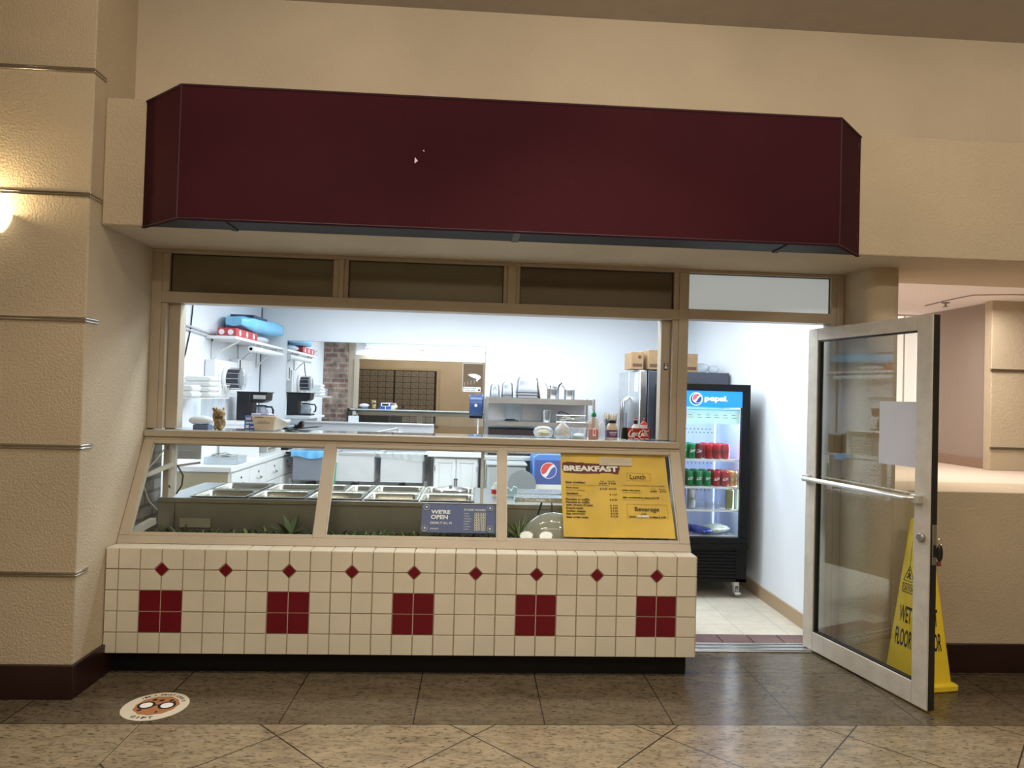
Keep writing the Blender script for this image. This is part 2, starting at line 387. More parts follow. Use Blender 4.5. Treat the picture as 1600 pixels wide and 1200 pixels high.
# baseboards
def bb(pts, z, t=.018): ...
g = G(); g.box(-3, XL + .018, -.265 - .018, -.265, 0, .165).box(XL, XL + .018, -.265, .075, 0, .165); struct('baseboard_left', g, BASEB, bevel=.004)
struct('baseboard_right', B(4.312, 9, .112, .131, 0, .165), BASEB, bevel=.004)
struct('baseboard_kitchen', B(XR - .012, XR, .5, 3.6, 0, .10), TANB, bevel=.003)
# chrome reveal strips round the column
for i, z in enumerate((.60, 1.218, 1.842, 2.456, 3.072)):
    g = G()
    for dz in (-.011, .003):
        g.box(-3, XL + .008, -.275, -.265, z + dz, z + dz + .008); g.box(XL, XL + .008, -.27, -.165, z + dz, z + dz + .008)
    struct('trim_%d' % (i + 1), g, CHROME, bevel=.002)
for i, z in enumerate((1.218, 1.842)):
    g = G().box(5.95, 9, 1.508, 1.52, z - .010, z - .002).box(5.95, 9, 1.508, 1.52, z + .003, z + .011)
    struct('trim_%d' % (i + 6), g, CHROME)
# sprinkler in the alcove ceiling
g = G().lathe([(.03, 2.40), (.03, 2.392), (.008, 2.39), (.008, 2.37), (.02, 2.366), (.02, 2.362)], (5.70, 1.7, 0), 16)
tag(g.build('fire_sprinkler', STEELD), 'small pendant fire sprinkler under the alcove ceiling above the open door', 'sprinkler')
# mailbox bank in the corridor behind the viewer, seen in the kitchen mirror
mb = thing('mailbox_bank', 'dark bank of small square mailboxes reflected in the kitchen mirror', 'mailboxes', (-.9, -5.39, .9))
MBM = mat('bronze_mailbox', (.27, .24, .20), .5, .2)
G().box(-1.9, 1.0, -5.395, -5.36, .78, 2.12).box(-1.85, .93, -5.36, -5.355, .8, 2.07, 1).build('cabinet', [STUCCO, BLACKM], mb)
idx = 0
for r_ in range(9):
    for c_ in range(12):
        x = .70 - c_ * .186 - (.03 if c_ > 4 else 0); z = 1.925 - r_ * .135
        q = G().box(x + .003, x + .176, -5.356, -5.345, z, z + .124)
        q.lathe([(.012, 0), (.012, .006)], (x + .12, -5.339, z + .05), 8, mi=1, axis='y'); q.lathe([(.010, 0), (.010, .006)], (x + .05, -5.339, z + .085), 8, mi=1, axis='y')
        if idx < 100: q.build('mailbox_door', [MBM, BLACKM], mb)
        idx += 1
# ================================================================ STOREFRONT FRAME
g = G()
def fr(x0, x1, z0, z1, y0=YF, y1=.50): g.box(x0, x1, y0, y1, z0, z1)
fr(XL, XR, 2.315, ZS)                         # head
fr(XL, -.012, 1.28, 2.315); fr(4.075, XR, 0, 2.315)
fr(-.012, .028, 2.075, 2.315, YF + .004)
fr(.981, 1.020, 2.086, 2.315, YF + .004); fr(1.020, 1.045, 2.08, 2.315, YF - .008); fr(1.045, 1.070, 2.086, 2.315, YF + .004)
fr(2.0, 2.025, 2.086, 2.315, YF + .004); fr(2.025, 2.075, 2.08, 2.315, YF - .008); fr(2.075, 2.10, 2.086, 2.315, YF + .004)
fr(3.048, 3.08, 2.086, 2.315, YF + .004); fr(3.08, 3.14, 0, 2.315, YF - .002)
fr(4.04, 4.075, 0, 2.315, YF + .004)
fr(-.012, 3.08, 2.022, 2.086, YF - .006)
fr(3.14, 4.04, 2.03, 2.092)
fr(-.012, .018, 1.28, 2.022, YF + .004); fr(3.045, 3.08, 1.28, 2.022, YF + .004)
fr(.018, .085, 1.28, 2.022, .44, .52); fr(2.985, 3.045, 1.28, 2.022, .44, .52)
fr(.012, .045, .70, 1.28, .45, .52)
wf = struct('window_1', g, ALU, bevel=.0025)
wf['label'] = 'beige painted aluminium storefront frame around the serving opening and door'
TINT = mat('olive_tinted_glazing', (.15, .127, .075), .12, noise=.05, nscale=3, coat=.2)
TINTB = mat('brown_tinted_glazing', (.10, .072, .042), .12, noise=.05, nscale=3, coat=.2)
FROST = mat('frosted_white_glazing', (.70, .78, .80), .35, emit=(.78, .90, .95), estr=.28)  # its glow stands in for light coming through from behind
for x0, x1, M_ in ((.028, .981, TINT), (1.07, 2.0, TINT), (2.10, 3.048, TINTB), (3.14, 4.04, FROST)):
    q = G().box(x0, x1, .432, .440, 2.086, 2.315, 0)
    for a, b, c, d in ((x0, x1, 2.086, 2.090), (x0, x1, 2.311, 2.315), (x0, x0 + .004, 2.086, 2.315), (x1 - .004, x1, 2.086, 2.315)): q.box(a, b, .424, .432, c, d, 1)
    p = q.build('transom_pane', [M_, GASK], wf)
    if M_ is FROST: p['label'] = 'frosted white pane over the door'
    else:
        p['label'] = 'dark tinted pane'; G().box(x0, x1, .446, .452, 2.088, 2.313).build('white_backing', WHITE, wf)
G().box(3.006, 3.026, .434, .44, 1.715, 1.755, 0).box(3.009, 3.023, .432, .434, 1.722, 1.738, 1).box(3.010, 3.020, .432, .434, 1.743, 1.751, 1).build('alarm_sticker', [BLACK, WPRINT], wf)

# ================================================================ DOOR LEAF (open)
hx, hy = 3.945, .495; fx, fy = 4.140, -.400
ln = math.hypot(fx - hx, fy - hy); ang = math.atan2(fy - hy, fx - hx)
dr = bpy.data.objects.new('door_1', None); COL.objects.link(dr); dr.location = (hx, hy, 0); dr.rotation_euler = (0, 0, ang)
dr['kind'] = 'structure'; dr['label'] = 'open glazed door leaf in a scuffed beige frame'
INV['door_1'] = Matrix()
Wd = ln; T = .045   # local: x along the leaf, the seen face is y=0, thickness toward +y
g = G(); g.box(0, .085, 0, T, .012, 2.0); g.box(Wd - .095, Wd, 0, T, .012, 2.0); g.box(.085, Wd - .095, 0, T, 1.925, 2.0); g.box(.085, Wd - .095, 0, T, .012, .125)
g.build('door_frame', ALUD, dr, bevel=.003)
g = G()
for a, b, c, d in ((.085, Wd - .095, .125, .133), (.085, Wd - .095, 1.917, 1.925), (.085, .097, .125, 1.925), (Wd - .101, Wd - .095, .125, 1.925)): g.box(a, b, .008, .037, c, d)
g.build('door_gasket', GASK, dr)
G().box(.09, Wd - .1, .020, .026, .128, 1.922).build('door_glass', GLASSD, dr)
G().box(Wd, Wd + .006, .006, .039, .015, 1.998).build('edge_weatherstrip', GASK, dr)
g = G(); g.tube([(.02, -.012, 1.065), (.03, -.045, 1.065), (Wd - .11, -.045, 1.06), (Wd - .07, -.012, 1.06)], .014, 10); g.box(.0, .05, -.03, 0, 1.045, 1.085); g.box(Wd - .095, Wd - .04, -.028, 0, 1.04, 1.08)
g.build('push_bar', mat('satin_bar', (.62, .60, .55), .3, .7), dr, bevel=.003)
g = G(); g.lathe([(.023, 0), (.023, -.012), (.018, -.018), (.012, -.018)], (Wd - .045, 0, .868), 20, axis='y'); g.box(Wd - .052, Wd - .038, -.021, -.016, .866, .870)
g.build('lock_cylinder', STEELD, dr)
G().box(Wd + .004, Wd + .010, .010, .036, .74, .94, 0).box(Wd + .009, Wd + .012, .014, .032, .78, .84, 1).build('latch_plate', [STEELD, BLACKM], dr, bevel=.002)
pw = G(); pw.box(Wd - .345, Wd - .100, .012, .0145, 1.215, 1.555); pw.build('taped_notice', glass_mat('notice_in_sleeve', (.8, .8, .82), 1.45, .82, (.66, .66, .72)), dr, label='wrinkled white notice in a clear plastic sleeve')
# keys/black tag hanging from the latch
dm = Matrix.Translation((hx, hy, 0)) @ Matrix.Rotation(ang, 4, 'Z')
kp = dm @ Vector((Wd + .014, .05, .83))
kt = thing('key_pouch', 'small black key pouch hanging at the open door edge latch', 'key pouch', (kp.x, kp.y, .74))
g = G(); g.ell((kp.x, kp.y, .80), (.016, .012, .045)); g.build('pouch', BLACK, kt)
g = G(); g.tube([(kp.x + .012 * math.cos(a), kp.y, .856 + .016 * math.sin(a)) for a in [2 * PI * k / 12 for k in range(12)]], .002, 6, close=True); g.build('ring', CHROME, kt)
g = G(); g.box(kp.x - .012, kp.x + .006, kp.y - .004, kp.y + .004, .735, .757); g.build('key', mat('copper_key', (.35, .12, .08), .35, .8), kt)

# ================================================================ AWNING
aw = thing('awning', 'long burgundy canvas box awning with chamfered ends over the counter', 'awning', (2.0, -.16, 2.325))
z0, z1 = 2.326, 2.972
pl = [(.135, -.162), (.40, -.385), (3.655, -.385), (3.885, -.162)]
rr_ = []
inn = [(.150, -.162), (.408, -.375), (3.647, -.375), (3.870, -.162)]
g = G()
for i in range(3):
    (xa, ya), (xb, yb) = pl[i], pl[i + 1]; (xc, yc), (xd, yd) = inn[i], inn[i + 1]
    for (p, q2, flip) in (((xa, ya), (xb, yb), 0), ((xd, yd), (xc, yc), 0)):
        g.add([(p[0], p[1], z0), (q2[0], q2[1], z0), (q2[0], q2[1], z1), (p[0], p[1], z1)], [(0, 1, 2, 3)])
    g.add([(xa, ya, z0), (xb, yb, z0), (xd, yd, z0), (xc, yc, z0)], [(0, 3, 2, 1)])
g.prism(pl, z1, z1 + .006, 'xy')
g.build('canvas', AWN, aw)
g = G()
for i in range(3):
    (xa, ya), (xb, yb) = pl[i], pl[i + 1]
    g.tube([(xa, ya, z1 + .002), (xb, yb, z1 + .002)], .006, 6); g.tube([(xa, ya, z0 + .006), (xb, yb, z0 + .006)], .005, 6)
for p in pl[1:3]: g.tube([(p[0], p[1], z0), (p[0], p[1], z1)], .004, 6)
g.build('edge_piping', mat('burgundy_piping', (.035, .006, .012), .7), aw)
g = G(); g.box(.17, 3.86, -.19, -.165, 2.90, 2.93); g.box(.17, 3.86, -.19, -.165, 2.42, 2.45); g.box(.43, 3.63, -.365, -.345, 2.42, 2.44); g.box(.43, 3.63, -.36, -.34, 2.345, 2.365)
g.build('inner_frame', BLACKM, aw)
G().prism([(p[0] , p[1]) for p in inn], 2.336, 2.342, 'xy').build('dark_inside_sheet', BLACKM, aw)  # black sheet standing in for the shaded inside of the open-bottomed awning
for x in (.60, 2.03, 3.42):
    q = G(); w_ = .035 if x == 2.03 else .03
    q.box(x - w_ / 2, x + w_ / 2, -.374, -.165, 2.329, 2.336)
    q.build('frame_strut', mat('strut_grey', (.10, .095, .075), .5) if x == 2.03 else BLACKM, aw)
g = G(); y_ = -.3862
for tri in ([(1.520, 2.646), (1.536, 2.659), (1.521, 2.676)], [(1.558, 2.711), (1.567, 2.704), (1.564, 2.714)]): G().prism(tri, y_, -.385, 'xz').build('torn_patch', mat('pale_patch', (.75, .70, .68), .6), aw)

# ================================================================ TILED COUNTER
Tt = .1105; cz = .1175; x0c = -.066
ct = thing('serving_counter', 'cream tiled serving counter front with red square and diamond tile accents', 'counter', (1.5, .25, 0))
g = G(); g.box(x0c, 28 * Tt, .006, .415, cz, .664); g.build('counter_body', GROUT, ct)
def tile(g, poly, mi=0, a=.006, b=0.0, plane='xz', inset=.0022): g.prism(poly, b, a, plane, mi, inset)
DI = {(i, 1) for i in range(2, 27, 3)}
g = G(); gr = .0022; dq = .036
red = set()
for i in (1, 7, 13, 19, 25):
    for di in (0, 1):
        for j in (2, 3): red.add((i + di, j))
for j in range(5):
    zt = .670 - j * Tt; zb = zt - Tt
    for i in range(-1, 28):
        xa = i * Tt; xb = xa + Tt
        if i == -1: xa = x0c
        P_ = [(xa + gr, zb + gr), (xb - gr, zb + gr), (xb - gr, zt - gr), (xa + gr, zt - gr)]
        poly = []
        # cut the corner that meets a diamond (diamond centres sit on grid node (i,1))
        nodes = [((i, j + 1), 0), ((i + 1, j + 1), 1), ((i + 1, j), 2), ((i, j), 3)]
        for (nd, k) in nodes:
            p = P_[k]
            if nd in DI:
                sx = 1 if k in (0, 3) else -1; sz = 1 if k in (0, 1) else -1
                pa = (p[0] + sx * dq, p[1]); pb = (p[0], p[1] + sz * dq)
                if k == 0: poly += [pb, pa]
                elif k == 1: poly += [pa, pb]
                elif k == 2: poly += [pb, pa]
                else: poly += [pa, pb]
            else: poly.append(p)
        tile(g, poly, 1 if (i, j) in red else 0)
for (i, j) in DI:
    cx, czz = i * Tt, .670 - Tt; d = .0335
    tile(g, [(cx, czz - d), (cx + d, czz), (cx, czz + d), (cx - d, czz)], 1)
# pale grout around the red squares
for i in (1, 7, 13, 19, 25):
    a, b = i * Tt, (i + 2) * Tt; zc_, zd_ = .670 - 4 * Tt, .670 - 2 * Tt
    for x in (a + Tt,): g.box(x - gr, x + gr, .0045, .0065, zc_, zd_, 2)
    g.box(a, b, .0045, .0065, (zc_ + zd_) / 2 - gr, (zc_ + zd_) / 2 + gr, 2)
# ledge tiles
for i in range(-1, 28):
    xa = i * Tt; xb = xa + Tt
    if i == -1: xa = x0c
    g.prism([(xa + .0015, .000), (xb - .0015, .000), (xb - .0015, .135), (xa + .0015, .135)], .670, .664, 'xy', 0, .0022)
# right-hand end tiles
for j in range(5):
    zt = .670 - j * Tt
    for k in range(4):
        ya = .002 + k * Tt; g.prism([(ya + gr, zt - Tt + gr), (ya + Tt - gr, zt - Tt + gr), (ya + Tt - gr, zt - gr), (ya + gr, zt - gr)], 28 * Tt + .003, 28 * Tt, 'yz', 0, .0022)
g.build('tile_facing', [TILEW, TILER, RGROUT], ct, ang=20)
G().box(x0c, 3.065, .072, .40, 0, cz).build('toe_kick', KICK, ct)

# ================================================================ SLOPED DISPLAY CASE
dc = thing('display_case', 'sloping glass display case in a beige frame on the tiled counter', 'display case', (1.5, .25, .67))
A0, A1 = (.105, .672), (.385, 1.245)     # (y,z) bottom and top of the sloped face
sl = Vector((A1[0] - A0[0], A1[1] - A0[1])); SLn = sl.length; sl.normalize()
SM = Matrix(((1, 0, 0, 0), (0, -sl.y, sl.x, A0[0]), (0, sl.x, sl.y, A0[1]), (0, 0, 0, 1)))  # local y = outward normal*-1
# columns: x, outward-normal, up-slope.  local (x, n, t): n>0 = outwards (towards viewer)
SM = Matrix(((1, 0, 0, 0), (0, -sl.y, sl.x, A0[0]), (0, sl.x, sl.y, A0[1]), (0, 0, 0, 1)))
def sbox(g, x0, x1, t0, t1, n0, n1, mi=0):
    k = G(); k.M = SM.copy(); k.box(x0, x1, n0, n1, t0, t1, mi)
    g.v, g.f  # world verts
    o = len(g.v); g.v += k.v
    # SM is a reflection: flip windings
    g.f += [[a + o for a in reversed(f)] for f in k.f]; g.mi += k.mi; g.sm += k.sm
xs = [-.012, .972, 1.042, 1.992, 2.046, 3.034]
g = G()
sbox(g, XL + .002, 3.095, -.0, .045, -.035, .0); sbox(g, XL + .002, 3.095, .045, .066, -.035, -.004)
sbox(g, XL + .002, 3.095, SLn - .052, SLn - .028, -.035, -.004); sbox(g, XL + .002, 3.095, SLn - .03, SLn, -.035, 0)
for a, b in ((XL + .002, -.012), (.972, 1.042), (1.992, 2.046), (3.034, 3.095)): sbox(g, a, b, .045, SLn - .03, -.035, 0)
g.build('case_frame', ALU, dc, bevel=.0025)
for a, b in ((-.012, .972), (1.042, 1.992), (2.046, 3.034)):
    q = G(); sbox(q, a, b, .062, SLn - .048, -.022, -.016); q.build('glass_pane', GLASS, dc)
g = G()
for a, b in ((-.012, .972), (1.042, 1.992), (2.046, 3.034)):
    for p, q_ in ((a, a + .004), (b - .004, b)):
        g = G(); sbox(g, p, q_, .066, SLn - .052, -.024, -.012); g.build('glazing_bead', mat('pale_bead', (.55, .56, .50), .4, .3), dc)
# serving ledge with a glossy top
g = G(); g.box(XL + .002, 3.095, .365, .400, 1.235, 1.272); g.build('ledge_nosing', ALU, dc, bevel=.003)
g = G(); g.box(.0, 3.045, .385, .66, 1.262, 1.276); g.build('ledge_top', mat('glossy_white_ledge', (.62, .68, .68), .06, .15, coat=1), dc, bevel=.002)
g = G(); g.prism([(.12, .672), (.44, .672), (.44, 1.235), (.39, 1.235)], 3.06, 3.09, 'yz'); g.build('end_panel', ALU, dc)
G().box(3.0, 3.06, .62, .655, .876, 1.262).build('support_post', WHITE, dc)
g = G(); g.prism([(.145, .676), (.448, .676), (.448, 1.235), (.405, 1.235)], XL, -.064, 'yz'); g.box(XL, -.064, .448, .60, .676, 1.26); struct('wall_case_brick', g, BRICKG)
# white rails inside the left end of the case
g = G(); g.tube([(-.045, .16, .76), (-.045, .16, .775)], .004)
def bar(g, p, q_, w_=.012, mi=0):
    p, q_ = Vector(p), Vector(q_); d = (q_ - p).normalized(); a = d.cross(Vector((0, 0, 1))); a = a.normalized() if a.length > .01 else Vector((1, 0, 0)); b = d.cross(a)
    g.loft([[tuple(c + a * sx * w_ + b * sz * w_) for sx, sz in ((-1, -1), (1, -1), (1, 1), (-1, 1))] for c in (p, q_)], mi, smooth=False)
rk = thing('guard_bracket', 'white metal guard bracket and post at the left end of the steam table', 'bracket', (.07, .44, .876))
g = G(); bar(g, (.075, .452, .876), (.075, .452, 1.205), .012); g.build('post', WHITE, rk)
g = G(); bar(g, (-.056, .31, 1.0), (.075, .452, 1.07), .012); g.build('arm', WHITE, rk)
g = G(); g.box(-.01, .14, .68, .70, 1.075, 1.17); g.box(.01, .12, .677, .68, 1.125, 1.129); g.build('shelf_end', mat('soft_grey_panel', (.80, .82, .86), .4), rk)
g = G(); bar(g, (-.01, .68, 1.03), (.14, .68, 1.055), .007); g.build('lower_rail', WHITE, rk)
g = G(); bar(g, (-.05, .20, .70), (-.02, .42, .735), .018); tag(g.build('light_channel', WPLAST), 'white channel lying along the foot of the grey brick side wall', 'channel')
cb = thing('power_outlet', 'beige power outlet box under the serving ledge at the left end', 'outlet', (.06, .615, 1.19))
G().box(.035, .085, .60, .63, 1.185, 1.24).build('box', mat('ivory_plastic', (.62, .60, .50), .4), cb, bevel=.006)
G().box(.043, .050, .598, .6, 1.2, 1.225).build('socket', BLACKM, cb); G().box(.062, .075, .598, .6, 1.2, 1.225).build('socket', BLACKM, cb)
g = G(); g.tube([(.08, .598, 1.225), (.06, .55, 1.232), (.03, .46, 1.18), (.02, .36, 1.11), (-.03, .32, 1.03), (-.035, .32, .95), (-.015, .35, .86), (.0, .42, .80)], .004, 8)
g.build('cord', mat('ivory_cord', (.60, .58, .50), .5), cb)
g = G(); g.tube([(.09, .46, 1.06), (.125, .46, 1.0), (.12, .46, .94), (.09, .46, .89)], .005, 8); g.tube([(.02, .46, .98), (.05, .46, .93), (.085, .46, .885)], .004, 8)
tag(g.build('black_cable', BLACK), 'black cable looping beside the white bracket post', 'cable')

# ---------------- steam table
st = thing('steam_table', 'long dull stainless steam table holding the food pans in the case', 'steam table', (.9, .75, 0))
SY0, SY1, SZ = .43, 1.13, .875
g = G(); g.box(0, 2.98, SY0, SY1, .30, .845); g.box(0.0, 2.99, SY0 - .008, SY0 + .002, .845, .872); g.build('body', STEELD, st, bevel=.002)
g = G()
bx = [.165, .505, .845, 1.185, 1.525, 1.865]
g.box(0, .165, SY0, SY1, .85, SZ - .004); g.box(1.865, 2.98, SY0, SY1, .85, SZ - .004)
for x in bx: g.box(x - .008, x + .008, SY0, SY1, .86, SZ - .002)
g.box(.165, 1.865, SY0, SY0 + .03, .85, SZ - .002); g.box(.165, 1.865, SY1 - .06, SY1, .85, SZ - .002)
g.build('deck', STEEL, st, bevel=.001)
G().box(0.13, .31, SY0 - .010, SY0 - .008, .70, .755, 0).build('data_plate', mat('data_plate', (.33, .31, .24), .5, .3), st)
G().box(.098, .101, SY0 - .010, SY0 - .008, .68, .845, 0).build('panel_seam', BLACKM, st)
def pan(name, x0, x1, y0, y1, depth, label, zt=.881, M_=STEEL, group='stainless food pans in the steam table'):
    t = thing(name, label, 'food pan', ((x0 + x1) / 2, (y0 + y1) / 2, zt - depth), 0, group)
    g = G(); R = .035
    def ring(ix, z, r): return [(p[0], p[1], z) for p in g.rrect(x0 + ix, x1 - ix, y0 + ix, y1 - ix, r, 5)]
    g.loft([ring(0, zt - .003, .012), ring(0, zt, .012), ring(.014, zt, R), ring(.02, zt - .006, R), ring(.034, zt - depth, R * .8), ring(.034 , zt - depth - .002, R * .8)], caps=False)
    r_ = ring(.034, zt - depth, R * .8); g.add(r_, [tuple(range(len(r_)))])
    o = g.build('pan_shell', M_, t, ang=50); return t
ordn = ['leftmost', 'second from left', 'third from left', 'fourth from left', 'rightmost']
PANM = mat('used_pan_steel', (.50, .485, .42), .25, 1)
ym = .745
for i in range(5):
    x0, x1 = bx[i] + .006, bx[i + 1] - .006
    pan('food_pan', x0, x1, SY0 + .018, ym, .10, 'empty stainless food pan in the front row, ' + ordn[i] + ' of five', M_=PANM)
    if i == 2:
        pan('food_pan', x0, (x0 + x1) / 2 - .002, ym + .012, 1.08, .09, 'small stainless pan in the back row, left one of the pair behind the middle', M_=PANM)
        pan('food_pan', (x0 + x1) / 2 + .002, x1, ym + .012, 1.08, .09, 'small stainless pan in the back row, right one of the pair behind the middle', M_=PANM)
    else: pan('food_pan', x0, x1, ym + .012, 1.08, .10, 'empty stainless food pan in the back row, ' + ordn[i] + ' column', M_=PANM)
lid = thing('pan_lid', 'round chrome lid lying on the back right food pan', 'lid', (1.70, .90, .883))
G().lathe([(.11, .884), (.105, .892), (.03, .9), (.012, .902), (.012, .915), (.001, .917)], (1.70, .92, 0), 24).build('lid_shell', CHROME, lid)
# hot lamp post + small bottle right of pans
g = G(); bar(g, (1.905, .46, .872), (1.905, .46, 1.23), .010); tag(g.build('white_post', WHITE), 'thin white post standing right of the food pans', 'post')
def bottle(name, label, cat, x, y, z, prof, mats, n=20, group=None, parts=()):
    t = thing(name, label, cat, (x, y, z), 0, group)
    for pn, pr, M_ in parts: G().lathe([(r, z + h) for r, h in pr], (x, y, 0), n).build(pn, M_, t, ang=50)
    return t
bottle('sauce_bottle', 'small round white bottle with red label on the steam table deck', 'bottle', 2.0, .72, .872, None, None, parts=(
    ('bottle_body', [(.028, 0), (.03, .01), (.03, .06), (.014, .075), (.012, .09), (.001, .092)], WPLAST), ('bottle_label', [(.0305, .02), (.0305, .05)], REDP)))
tk = thing('tape_dispenser', 'pale blue label dispenser beside the red labelled bottle on the steam deck', 'dispenser', (2.10, .74, .872))
g = G(); g.box(2.06, 2.14, .70, .78, .872, .885); g.prism([(2.065, .885), (2.135, .885), (2.14, .93), (2.115, .94), (2.10, .905), (2.08, .93), (2.06, .925)], .72, .76, 'xz'); g.build('dispenser_body', mat('pale_blue_plastic', (.45, .62, .66), .3), tk)
# foil-wrapped flat items at right
for i, (x, y, w_, d_) in enumerate(((2.28, .62, .34, .14), (2.30, .85, .36, .2), (2.62, .7, .2, .3))):
    t_ = thing('foil_tray', ['long flat foil tray at the front right of the steam deck', 'wide flat foil tray at the back right of the steam deck', 'square foil tray mostly behind the yellow menu'][i], 'foil tray', (x, y, .872), .05 * i - .05, 'foil trays on the steam deck')
    g = G(); R_ = g.rrect(-w_ / 2, w_ / 2, -d_ / 2, d_ / 2, .02)
    g.prism(R_, 0, .022, 'xy'); o = g.build('foil', mat('crinkled_foil', (.80, .82, .84), .22, 1, bump=1, bscale=40), t_, world=False)
# planting strip at the foot of the glass
pb = thing('planter_bed', 'dark bed of small artificial greenery along the foot of the case glass', 'greenery', (1.4, .27, .672))
pb['kind'] = 'stuff'
g = G()
def leafblade(g, base, ang_, ln_, wd_, lean, mi=0, curve=.4):
    d = Vector((math.cos(ang_), math.sin(ang_), 0)); s_ = Vector((-d.y, d.x, 0)); n = 5; L_ = []; R_ = []
    for k in range(n + 1):
        t = k / n; rad = ln_ * t; up = rad * math.cos(lean + curve * t); out = rad * math.sin(lean + curve * t)
        c = Vector(base) + d * out + Vector((0, 0, up)); ww = wd_ * math.sin(PI * (.08 + .92 * t) ** .8) * .5 + .0004
        L_.append(tuple(c - s_ * ww)); R_.append(tuple(c + s_ * ww + Vector((0, 0, 0))))
    vs = L_ + R_; m_ = n + 1
    g.add(vs, [(i, i + 1, m_ + i + 1, m_ + i) for i in range(n)], mi, True)
g.box(0.02, 3.0, .15, .42, .668, .676, 2)
for i in range(1500):
    x = random.uniform(.03, 2.98)
    leafblade(g, (x, random.uniform(.155, .40), .676), random.uniform(0, 6.3), random.uniform(.025, .065), random.uniform(.005, .013), random.uniform(.2, 1.1), 0 if random.random() < .85 else 1)
g.build('greenery', [LEAF, LEAFL, mat('dark_soil', (.01, .009, .006), .9)], pb)
def plant(x, y, n, ln_, wd_, label, pale=0, spread=.9, sd=1, name='artificial_plant'):
    random.seed(sd); t = thing(name, label, 'plant', (x, y, .676), 0, 'artificial plants in the display case')
    g = G()
    for k in range(n): leafblade(g, (x + random.uniform(-.008, .008), y, .674), 2 * PI * k / n + random.uniform(-.3, .3), ln_ * random.uniform(.75, 1.1), wd_, random.uniform(.15, spread), 0, .35)
    g.build('leaves', LEAFL if pale else mat('leaf_mid', (.07, .12, .045), .5), t); g = G(); g.tube([(x, y, .672), (x, y, .70)], .004); g.build('stem', LEAF, t)
plant(.80, .30, 8, .155, .036, 'broad leaved dark plant standing in the left bay', sd=3)
plant(.58, .25, 5, .085, .022, 'small pale leafed sprig left of the broad leaved plant', 1, 1.2, 4)
plant(.20, .23, 4, .085, .018, 'drooping single leaf sprig at the left end of the case', 0, 1.3, 5)
plant(1.17, .24, 9, .06, .022, 'bright green tuft at the left of the middle bay', 1, 1.0, 6)
plant(1.33, .26, 7, .10, .015, 'thin arching sprig in the middle bay', 0, 1.2, 8)
plant(1.93, .23, 7, .06, .016, 'light green tuft below the store hours sign', 1, 1.0, 9)
plant(2.13, .30, 60, .17, .007, 'feathery pale fern in the right bay left of the dome', 1, 1.25, 10, 'artificial_fern')
dm_ = thing('domed_cover', 'large translucent domed food cover behind the yellow menu glass', 'food cover', (2.33, .30, .68))
DOME = glass_mat('frosted_dome', (.85, .88, .84), 1.5, .5, (.62, .64, .56), boost=2)
g = G(); g.lathe([(.20, 0), (.198, .02), (.185, .06), (.15, .105), (.10, .14), (.05, .155), (.002, .16)], (2.33, .30, .69), 28, caps=False)
g.v = [(2.33 + (v[0] - 2.33) * .95, .30 + (v[1] - .30) * .5, v[2]) for v in g.v]
g.build('dome_shell', DOME, dm_, ang=80)
g = G()
for a, b in ((2.26, 2.235), (2.32, 2.32), (2.385, 2.43)): bar(g, (a, .33, .90), (b, .30, .83), .004)
g.build('dome_prong', BLACKM, dm_)

# ---------------- signs behind the glass
def slope_sheet(g, x0, x1, t0, t1, n0, n1, mi=0): sbox(g, x0, x1, t0, t1, n0, n1, mi)
class SG(G):     # a builder whose xz plane lies on the sloped glass (front towards the viewer)
    def finish(s, n):
        s.v = [tuple(SM @ Vector((v[0], n - v[1], v[2]))) for v in s.v]; return s
def tt(z): return (z - A0[1]) / sl.y      # height -> distance along the slope
hs = thing('store_hours_sign', 'navy blue store hours plate held by suction cups inside the middle pane', 'sign', (1.77, .19, .76))
xa, xb, ta, tb = 1.563, 1.984, tt(.757), tt(.905)
Wn, Hn = xb - xa, tb - ta
g = SG(); g.box(xa, xb, .004, .007, ta, tb); g.finish(-.0245).build('plate', NAVY, hs)
g = SG(); X = lambda u: xa + Wn * u; Z = lambda v: tb - Hn * v
g.text("WE'RE", X(.125), X(.385), Z(.34), Z(.20), 0.003, bold=.03); g.text("OPEN", X(.125), X(.355), Z(.53), Z(.38), .003, bold=.03)
g.text("DRINK IT ALL IN", X(.12), X(.41), Z(.70), Z(.62), .003, bold=.01); g.text("pepsi", X(.15), X(.235), Z(.90), Z(.83), .003); g.prism([(X(.12), Z(.88)), (X(.14), Z(.84)), (X(.145), Z(.85)), (X(.128), Z(.89))], .003, .0035)
g.text("STORE HOURS", X(.57), X(.865), Z(.215), Z(.145), .003, bold=.01)
days = ['MONDAY', 'TUESDAY', 'WEDNESDAY', 'THURSDAY', 'FRIDAY', 'SATURDAY', 'SUNDAY']
for i, d_ in enumerate(days):
    v = .30 + i * .092; g.text(d_, X(.57), X(.57 + .012 * len(d_)), Z(v + .035), Z(v), .003)
    g.box(X(.715), X(.775), .0025, .004, Z(v + .062), Z(v - .018), 1); g.box(X(.805), X(.865), .0025, .004, Z(v + .062), Z(v - .018), 1)
    for q_ in (.725, .75, .815, .842): g.box(X(q_), X(q_ + .012), .0015, .0026, Z(v + .045), Z(v), 2)
g.box(X(.788), X(.793), .003, .004, Z(.9), Z(.28), 0)
g.finish(-.0245).build('lettering', [WPRINT, mat('cream_number_tiles', (.62, .60, .52), .5), INK], hs)
